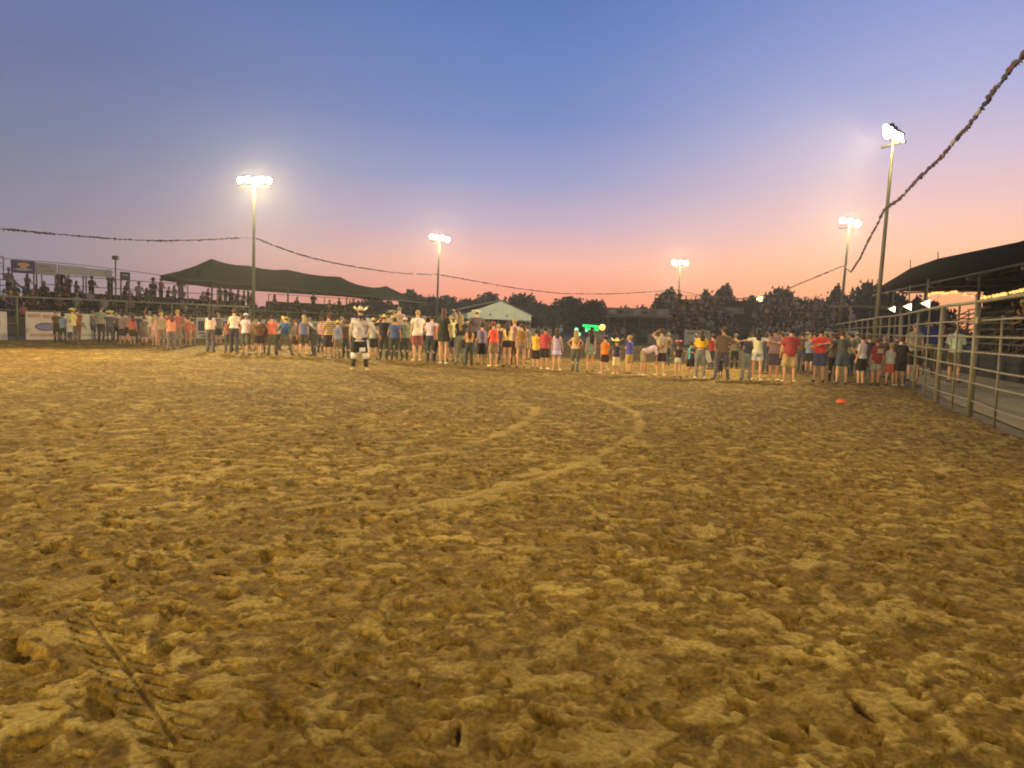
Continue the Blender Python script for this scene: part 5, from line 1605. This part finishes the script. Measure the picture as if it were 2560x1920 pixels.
    dict(x=2081, top=838, feet=957, dep=23.6, body='m', sh=(104, 96, 84), bc=(48, 44, 42), hc='brown', arms=('out', 'front'), label='person in black trousers half behind the grey shirt and denim shorts'),
    dict(x=2102, top=832, feet=963, body='f', sh=(84, 84, 80), sl=.8, hem=.98, bt='shorts', bc=(76, 84, 98), sh_len=.44, hair='short', hc='brown', arms=('out', 'low'), lean=.2, spread=1.35, label='person in a dark grey shirt and denim shorts reaching out an arm'),
    dict(x=2150, top=841, feet=965, body='m', sh=(200, 182, 180), sl=.8, hem=.92, bt='shorts', bc=(44, 42, 36), sh_len=.56, hat='cap', hatc=(54, 48, 40), hc='dark', arms=('down', 'front'), face=50, label='person in a white shirt, black shorts and dark cap side on to the camera'),
    dict(x=2187, top=848, feet=965, body='k', sh=(134, 54, 54), sl=.9, hem=.80, bt='shorts', bc=(150, 148, 128), sh_len=.5, hair='short', hc='red', post=back_patch((168, 150, 128), .17, .14, 1.28), wide=1.12, label='child in a loose maroon shirt with a pale square on the back'),
    dict(x=2222, top=861, feet=966, body='k', sh=(178, 178, 170), sl=.6, hem=.9, bt='shorts', bc=(190, 86, 66), sh_len=.5, hair='short', hc='blond', arms=('front', 'front'), label='small blond child in a pale grey shirt and red shorts'),
    dict(x=2248, top=846, feet=968, body='m', sh=(66, 58, 48), sl=.7, hem=.82, bt='shorts', bc=(62, 56, 50), sh_len=.5, hair='short', hc='brown', arms=('front', 'phone'), post=phone_lit, shoes=(206, 200, 160), face=20, label='person in black holding up a lit phone at the right end of the line'),
    dict(x=2280, top=813, feet=955, body='m', sh=(146, 136, 112), bt='shorts', bc=(62, 58, 48), sh_len=.56, hair='short', hc='grey', arms=('front', 'down'), label='person in a khaki grey T shirt standing against the right fence'),
    # beyond the line
    dict(x=2383, top=806, feet=948, dep=25.5, body='m', sh=(196, 206, 176), sl=.9, bt='shorts', bc=(120, 108, 76), sh_len=.56, hc='brown', arms=('front', 'front'), hem=.9, spread=1.2, group='people outside the right fence', label='person in a pale mint shirt walking outside the right fence'),
    dict(x=2322, top=784, feet=905, dep=30, body='m', sh=(150, 142, 92), bc=(92, 84, 60), hc='grey', group='people outside the right fence', label='person in an olive yellow shirt behind the blue panel'),
    straw(x=1402, top=812, feet=846, dep=80, body='m', sh=(206, 216, 214), bc=(110, 100, 90), sl=1.7, hair='short', group='people at the far fence', label='far person in a white shirt and white hat right of the crimson shirt'),
    dict(x=1374, top=819, feet=855, dep=66, body='m', sh=(176, 168, 122), bc=(150, 132, 100), hc='blond', group='people at the far fence', label='far person in khaki seen over the crimson shirt'),
    dict(x=1345, top=815, feet=856, dep=66, body='m', sh=(128, 108, 98), bc=(88, 80, 70), hat='cap', hatc=(120, 104, 96), group='people at the far fence', label='far person in a brown cap above the yellow T shirt'),
    dict(x=1537, top=818, feet=858, dep=67, body='m', sh=(130, 104, 72), bc=(80, 64, 50), hat='cap', hatc=(206, 180, 120), group='people at the far fence', label='far person in a tan cap beside the chute rails'),
    dict(x=1556, top=812, feet=856, dep=70, body='m', sh=(166, 140, 110), bc=(96, 84, 70), hc='brown', group='people at the far fence', label='far person in tan at the left post of the announcer stand'),
    dict(x=1583, top=824, feet=858, dep=68, body='m', sh=(140, 122, 102), bc=(96, 84, 70), hc='dark', group='people at the far fence', label='far person in dusty brown by the grey chute gate'),
]
far_hats = [(2016, 820, (234, 226, 170), (176, 150, 130)), (2033, 826, (150, 120, 90), (190, 170, 130)), (2060, 818, (206, 210, 160), (120, 126, 104)), (2074, 820, (196, 160, 140), (150, 126, 108)), (2090, 824, (120, 108, 92), (104, 92, 80)), (2140, 829, (180, 196, 140), (122, 134, 104)), (2163, 832, (190, 178, 110), (96, 88, 74)), (2118, 826, (126, 112, 98), (96, 106, 84)), (2216, 822, (150, 128, 90), (60, 56, 62)), (1962, 819, (196, 186, 190), (110, 92, 84))]
FNAME = ['pale yellow', 'tan', 'pale green', 'pinkish', 'dull brown', 'mint', 'straw yellow', 'grey brown', 'camel', 'lilac grey']
for (fx, ft, hcl, shc), nm in zip(far_hats, FNAME):
    PEOPLE.append(dict(x=fx, top=ft, feet=ft + 60 + (fx - 1960) * .12, dep=46 - (fx - 1960) * .05, body='m', sh=shc, bc=(72, 64, 58), hat='cowboy' if hcl[0] > 180 else 'cap', hatc=hcl, group='people standing at the right end behind the line', label='person in a %s hat standing behind the right end of the line' % nm))

CN = {'grey': (120, 114, 106), 'black': (50, 44, 44), 'navy': (66, 66, 92), 'tan': (168, 144, 110), 'white': (214, 200, 180), 'brown': (104, 80, 60), 'red': (170, 66, 58), 'green': (96, 108, 84), 'pink': (214, 158, 150), 'mustard': (190, 150, 70), 'sky blue': (130, 150, 176), 'plum': (98, 70, 84), 'cream': (220, 202, 164), 'orange': (220, 124, 62)}
BN = {'jeans': JEANS, 'dark shorts': (56, 50, 54), 'khaki shorts': (160, 136, 96), 'black trousers': (48, 44, 44)}
BACKROW = [  # px, head top, depth, shirt, lower, build, arms, whom they stand by
    (232, 778, 38, 'grey', 'jeans', 'm', ('front', 'front'), 'left of the tall grey green shirt'),
    (290, 784, 37, 'brown', 'black trousers', 'm', ('hip', 'front'), 'behind the pale straw hat and navy shirt'),
    (319, 783, 36, 'tan', 'dark shorts', 'f', ('front', 'hip'), 'between the mauve grey and orange red shirts'),
    (346, 785, 36, 'navy', 'jeans', 'm', ('front', 'front'), 'between the orange red and grey green shirts'),
    (374, 780, 36, 'cream', 'khaki shorts', 'f', ('up', 'front'), 'behind the little pale pink girl'),
    (416, 782, 36, 'red', 'jeans', 'm', ('front', 'hip'), 'left of the light coral top'),
    (457, 788, 36, 'green', 'jeans', 'm', ('front', 'front'), 'between the faded red and orange shirts'),
    (546, 785, 37, 'grey', 'dark shorts', 'm', ('front', 'front'), 'right of the woman in cream'),
    (598, 785, 35, 'plum', 'jeans', 'f', ('hip', 'front'), 'between the cream top and white cap'),
    (632, 796, 34, 'tan', 'khaki shorts', 'k', ('front', 'front'), 'right of the white capped person'),
    (696, 800, 34, 'cream', 'jeans', 'k', ('low', 'front'), 'left of the child in bright blue'),
    (727, 798, 34, 'green', 'khaki shorts', 'k', ('front', 'low'), 'right of the child in bright blue'),
    (772, 795, 34, 'white', 'dark shorts', 'f', ('front', 'front'), 'behind the bent person in black'),
    (801, 797, 33, 'pink', 'jeans', 'f', ('front', 'hip'), 'left of the tan striped shirt'),
    (853, 793, 33, 'grey', 'jeans', 'm', ('front', 'front'), 'behind the lilac shirt and straw hat'),
    (879, 796, 33, 'mustard', 'dark shorts', 'k', ('front', 'front'), 'just left of the bullfighter'),
    (918, 795, 34, 'green', 'jeans', 'm', ('hip', 'front'), 'just right of the bullfighter'),
    (944, 793, 34, 'tan', 'black trousers', 'm', ('front', 'front'), 'behind the pale grey shirt and cream hat'),
    (1059, 792, 33, 'grey', 'black trousers', 'm', ('front', 'front'), 'between the tall white and lavender shirts'),
    (1138, 794, 32, 'brown', 'jeans', 'f', ('front', 'up'), 'between the yellow green shirt and black top'),
    (1163, 806, 31, 'grey', 'dark shorts', 'k', ('front', 'front'), 'behind the girl with bare arms'),
    (1218, 808, 31, 'plum', 'jeans', 'k', ('front', 'front'), 'left of the coral red tank top'),
    (1243, 812, 31, 'tan', 'jeans', 'f', ('front', 'hip'), 'right of the coral red tank top'),
    (1316, 815, 32, 'grey', 'khaki shorts', 'm', ('front', 'front'), 'right of the ochre shirt'),
    (1668, 834, 31, 'brown', 'jeans', 'm', ('front', 'front'), 'right of the raised arm tan shirt'),
    (1735, 836, 29, 'green', 'dark shorts', 'f', ('front', 'hip'), 'left of the bright yellow crop top'),
    (1777, 836, 29, 'red', 'jeans', 'm', ('front', 'front'), 'between the yellow top and brown shirt'),
    (1835, 836, 30, 'grey', 'black trousers', 'm', ('hip', 'front'), 'right of the person over the toddler'),
    (1912, 833, 28, 'navy', 'jeans', 'f', ('front', 'front'), 'between the white and mauve shirts'),
    (1950, 832, 28, 'cream', 'dark shorts', 'm', ('front', 'front'), 'left of the loose dark red shirt'),
    (2001, 833, 30, 'brown', 'jeans', 'm', ('front', 'low'), 'between the two red shirts'),
    (2020, 838, 29, 'sky blue', 'dark shorts', 'k', ('front', 'front'), 'left of the bright red T shirt'),
    (2124, 836, 28, 'grey', 'jeans', 'm', ('front', 'front'), 'left of the white shirt and dark cap'),
    (2168, 840, 27, 'black', 'jeans', 'm', ('front', 'hip'), 'left of the loose maroon shirt'),
    (2206, 842, 27, 'brown', 'khaki shorts', 'm', ('front', 'front'), 'right of the loose maroon shirt'),
    (2234, 838, 27, 'navy', 'black trousers', 'm', ('front', 'front'), 'behind the lit phone'),
]
rb = random.Random(9)
for bx, bt_, bd, sn, bn, bb, ba, wh in BACKROW:
    z_ = D(bx, bt_, bd).z
    PEOPLE.append(dict(x=bx, top=bt_, feet=hor(bx) + 1.5 / bd * F, dep=bd, H=z_, body=bb, sh=CN[sn], bt='shorts' if 'shorts' in bn else 'pants', bc=BN[bn], arms=ba, hair=rb.choice(['short', 'short', 'long', 'bun'] if bb != 'm' else ['short']), hc=rb.choice(['brown', 'dark', 'blond', 'brown', 'grey']), face=rb.uniform(-35, 35),
                       hat=rb.choice([None, None, 'cap', None]), hatc=rb.choice([(120, 100, 80), (200, 190, 170), (70, 60, 60)]), group='people standing in the second row', label='%s shirted second row person %s' % (sn, wh)))
for sp_ in PEOPLE: person(sp_)

# blue panel outside the fence
q = D(2321, 880, 28)
t = empty('blue_panel', (q.x, q.y, .03)); tag(t, 'dark blue banner panel standing just outside the right fence', 'panel')
a0 = D(2302, 818, 28); a1 = D(2344, 862, 28)
m = MB(); m.box((0, 0, (a0.z + a1.z) / 2), (a1.x - a0.x, .06, a0.z - a1.z)); m.build('banner', mat('deep_blue_banner', (48, 52, 120), .7, 0, .08), t)
m = MB()
for sx in (-.28, .28): m.beam((sx, .05, 0), (sx, .05, a0.z), .05)
m.build('legs', DSTEEL, t)
# ------------------------------------------------------------------ spectators
def sit_mesh(kind, seed):
    """small seated or standing spectator; slots: skin, shirt, trousers, hair, hat"""
    rnd = random.Random(seed); m = MB(); stand_ = kind == 'stand'
    hipz = .86 if stand_ else .08
    m.mi = 2
    for sd in (-1, 1):
        hp = Vector((sd * .09, 0, hipz))
        if stand_: pts = [hp, (sd * .10, .02, .45), (sd * .11, 0, .04)]
        else: pts = [hp, (sd * .15, .42, hipz + .02), (sd * .15, .44, -.40)]
        m.tube(pts, [.085, .07, .045], 6)
    lean = rnd.uniform(0, .35) if not stand_ else rnd.uniform(-.03, .08)
    u = Vector((0, math.sin(lean), math.cos(lean))); f = Vector((0, math.cos(lean), -math.sin(lean))); b = Vector((0, 0, hipz))
    m.mi = 1
    X = Vector((1, 0, 0))
    m.ring_loft([(b - u * .06, X * .17, f * .12), (b + u * .18, X * .155, f * .11), (b + u * .40, X * .20, f * .12), (b + u * .53, X * .18, f * .09), (b + u * .58, X * .06, f * .05)], 10)
    pose = rnd.choice(['lap', 'lap', 'clap', 'up' if stand_ else 'lap', 'knee'])
    for sd in (-1, 1):
        s_ = b + u * .50 + X * sd * .18
        if pose == 'up' and sd > 0: e, w = s_ + Vector((.08, .1, .22)), s_ + Vector((.03, .14, .46))
        elif pose == 'clap': e, w = s_ + Vector((sd * .06, .1, -.24)), s_ + Vector((-sd * .12, .3, -.12))
        else: e, w = s_ + Vector((sd * .07, .06, -.27)), s_ + Vector((-sd * .02, .3, -.34))
        m.mi = 1; m.tube([s_, s_.lerp(e, .7)], [.06, .052], 6)
        m.mi = 0; m.tube([s_.lerp(e, .6), e, w, w + (w - e).normalized() * .09], [.044, .038, .028, .03], 6)
    h = b + u * .72 + Vector((0, .02, 0))
    m.mi = 0; m.tube([b + u * .55, h], [.05, .05], 6); m.ell(h, .078, .095, .118, 9, 7)
    m.mi = 3; m.ell(h + Vector((0, -.02, .025)), .088, .098, .112, 9, 7)
    if rnd.random() < .5: m.tube([h + Vector((0, -.06, 0)), h + Vector((0, -.10, -.22))], [.08, .05], 6)
    if kind == 'hat' or rnd.random() < .25:
        m.mi = 4; c = h + Vector((0, 0, .07))
        m.ring_loft([(c, X * .20, Vector((0, .2, 0))), (c + Vector((0, 0, .015)), X * .20, Vector((0, .2, 0)))], 12); m.ell(c + Vector((0, 0, .05)), .095, .11, .09, 9, 6)
    return m.mesh('spectator', [mat('skin_1', SKIN[1])] + [cloth((90, 84, 78))] * 4, True)


PROTO = [sit_mesh('sit', k) for k in range(7)] + [sit_mesh('hat', 20 + k) for k in range(3)] + [sit_mesh('stand', 40 + k) for k in range(5)]
SHC = [('dark grey', (74, 70, 66)), ('black', (46, 42, 42)), ('brown', (96, 74, 58)), ('navy', (60, 62, 84)), ('olive', (92, 88, 66)), ('white', (190, 182, 168)), ('tan', (158, 140, 112)), ('maroon', (106, 52, 50)), ('pale grey', (146, 142, 134)), ('dusty blue', (106, 116, 138)), ('green', (82, 104, 78)), ('salmon', (184, 104, 88))]
WT = [14, 14, 10, 8, 8, 3, 4, 3, 4, 4, 2, 1]
ROWN = ['lowest', 'lower', 'lower', 'middle', 'middle', 'upper', 'upper', 'upper', 'highest', 'highest']
HATC = [cloth((206, 196, 170)), cloth((60, 54, 50)), cloth((150, 126, 92))]
HRM = [mat('hair_dark', HAIRC['dark'], .75, 0, .2, 20), mat('hair_brown', HAIRC['brown'], .75, 0, .2, 20), mat('hair_blond', HAIRC['blond'], .75, 0, .2, 20)]


def crowd(seatinfo, rows, n, where, group, seed, seg, dark=0, stand_top=False, smin=.0, smax=1.0):
    seat, face, t, W = seatinfo
    rnd = random.Random(seed); used = set(); cnt = 0; tries = 0
    while cnt < n and tries < n * 30:
        tries += 1
        k = rnd.choice(rows); u = smin + (smax - smin) * rnd.random(); key = (k, int(u * W / .55))
        if key in used: continue
        used.add(key); cnt += 1
        p = seat((key[1] + .5 + rnd.uniform(-.15, .15)) * .55 / W, k)
        st = rnd.random() < (.55 if stand_top and k >= max(rows) - 1 else .14)
        me = rnd.choice(PROTO[10:]) if st else rnd.choice(PROTO[:10])
        o = bpy.data.objects.new('person', me); COL.objects.link(o)
        o.location = p + Vector((0, 0, .0 if not st else -.36 + .36)) + Vector((0, 0, .02))
        if st: o.location = p + Vector((0, 0, -.33))
        o.rotation_euler = (0, 0, face + rnd.uniform(-.5, .5)); s_ = rnd.uniform(.82, 1.12); o.scale = (s_ * rnd.uniform(.95, 1.15), s_, s_)
        nm, c = rnd.choices(SHC, WT)[0]
        for i, m_ in ((1, cloth(c)), (2, cloth(rnd.choice([(58, 60, 76), (64, 56, 50), (44, 42, 44)]))), (3, rnd.choice(HRM)), (4, rnd.choice(HATC))):
            o.material_slots[i].link = 'OBJECT'; o.material_slots[i].material = m_
        sname = seg[min(len(seg) - 1, int(u * len(seg)))]
        tag(o, '%s shirted spectator %s in the %s rows, %s' % (nm, 'standing' if st else 'seated', ROWN[min(9, int(k * 9 / max(rows)))], sname), 'person', group)


crowd(SL1, list(range(1, 9)), 110, '', 'spectators on the open left bleachers', 11, ['open left bleachers by the picture edge', 'open left bleachers by the pale banners', 'open left bleachers next to the canopy'], stand_top=True)
crowd(SL2, list(range(0, 7)), 72, '', 'spectators under the left canopy', 12, ['under the left canopy tall peak', 'under the left canopy second peak'], stand_top=True)
crowd(SL3, list(range(0, 6)), 26, '', 'spectators under the end of the left canopy', 13, ['under the left canopy low end'])

def far_crowd(infos, n, seed):
    """the crowd on the far bleachers, one mass of small figures"""
    rnd = random.Random(seed); pal = [cloth(c) for _, c in SHC] + HRM + [mat('skin_1', SKIN[1]), HATC[0]]
    V, Fc, Mi = [], [], []; base = 0
    for seat, face, t, W in infos:
        for k in range(9):
            for u in range(int(W / .56)):
                if rnd.random() > .74: continue
                p = seat((u + .5 + rnd.uniform(-.2, .2)) * .56 / W, k); st = rnd.random() < .12
                me = rnd.choice(PROTO[10:] if st else PROTO[:10])
                s_ = rnd.uniform(.85, 1.12)
                Mx = Matrix.Translation(p + Vector((0, 0, -.33 if st else .02))) @ Matrix.Rotation(face + rnd.uniform(-.5, .5), 4, 'Z') @ Matrix.Scale(s_, 4)
                V += [tuple(Mx @ v.co) for v in me.vertices]
                mp = [len(pal) - 2, rnd.choices(range(12), WT)[0], rnd.choice([1, 3, 0]), 12 + rnd.choice([0, 0, 1, 2]), len(pal) - 1]
                for q in me.polygons:
                    Fc.append([base + i_ for i_ in q.vertices]); Mi.append(mp[q.material_index])
                base += len(me.vertices)
    me = bpy.data.meshes.new('far_crowd'); me.from_pydata(V, [], Fc)
    for m_ in pal: me.materials.append(m_)
    me.polygons.foreach_set('material_index', Mi); me.update()
    o = bpy.data.objects.new('far_crowd', me); COL.objects.link(o)
    tag(o, 'dim mass of spectators filling the far bleachers', 'crowd', kind='stuff')


far_crowd([SF1, SF2], 0, 14)
crowd(SR1, list(range(2, 9)), 16, '', 'spectators in the roofed grandstand', 16, ['roofed right grandstand near end', 'roofed right grandstand far end'], smin=.0)

# ------------------------------------------------------------------ dusty evening air
m = MB(); m.box((0, 60, 9.0), (520, 560, 20.4))
hz = m.build('haze', mat('haze', (255, 255, 255), var=0))
hz.data.materials.clear()
hm = bpy.data.materials.new('dusty_air'); hm.use_nodes = True
nt = hm.node_tree; nt.nodes.remove(nt.nodes['Principled BSDF'])
pv = nt.nodes.new('ShaderNodeVolumePrincipled'); pv.inputs['Density'].default_value = 0.0007; pv.inputs['Color'].default_value = (.92, .9, .86, 1); pv.inputs['Anisotropy'].default_value = 0.7
nt.links.new(pv.outputs[0], nt.nodes['Material Output'].inputs['Volume'])
hz.data.materials.append(hm)
tag(hz, 'thin dusty evening air filling the arena', 'haze', kind='stuff')

S.cycles.max_bounces = 5
S.cycles.diffuse_bounces = 2
S.cycles.volume_bounces = 0
S.cycles.pixel_filter_type = 'BLACKMAN_HARRIS'
S.cycles.filter_width = 1.9
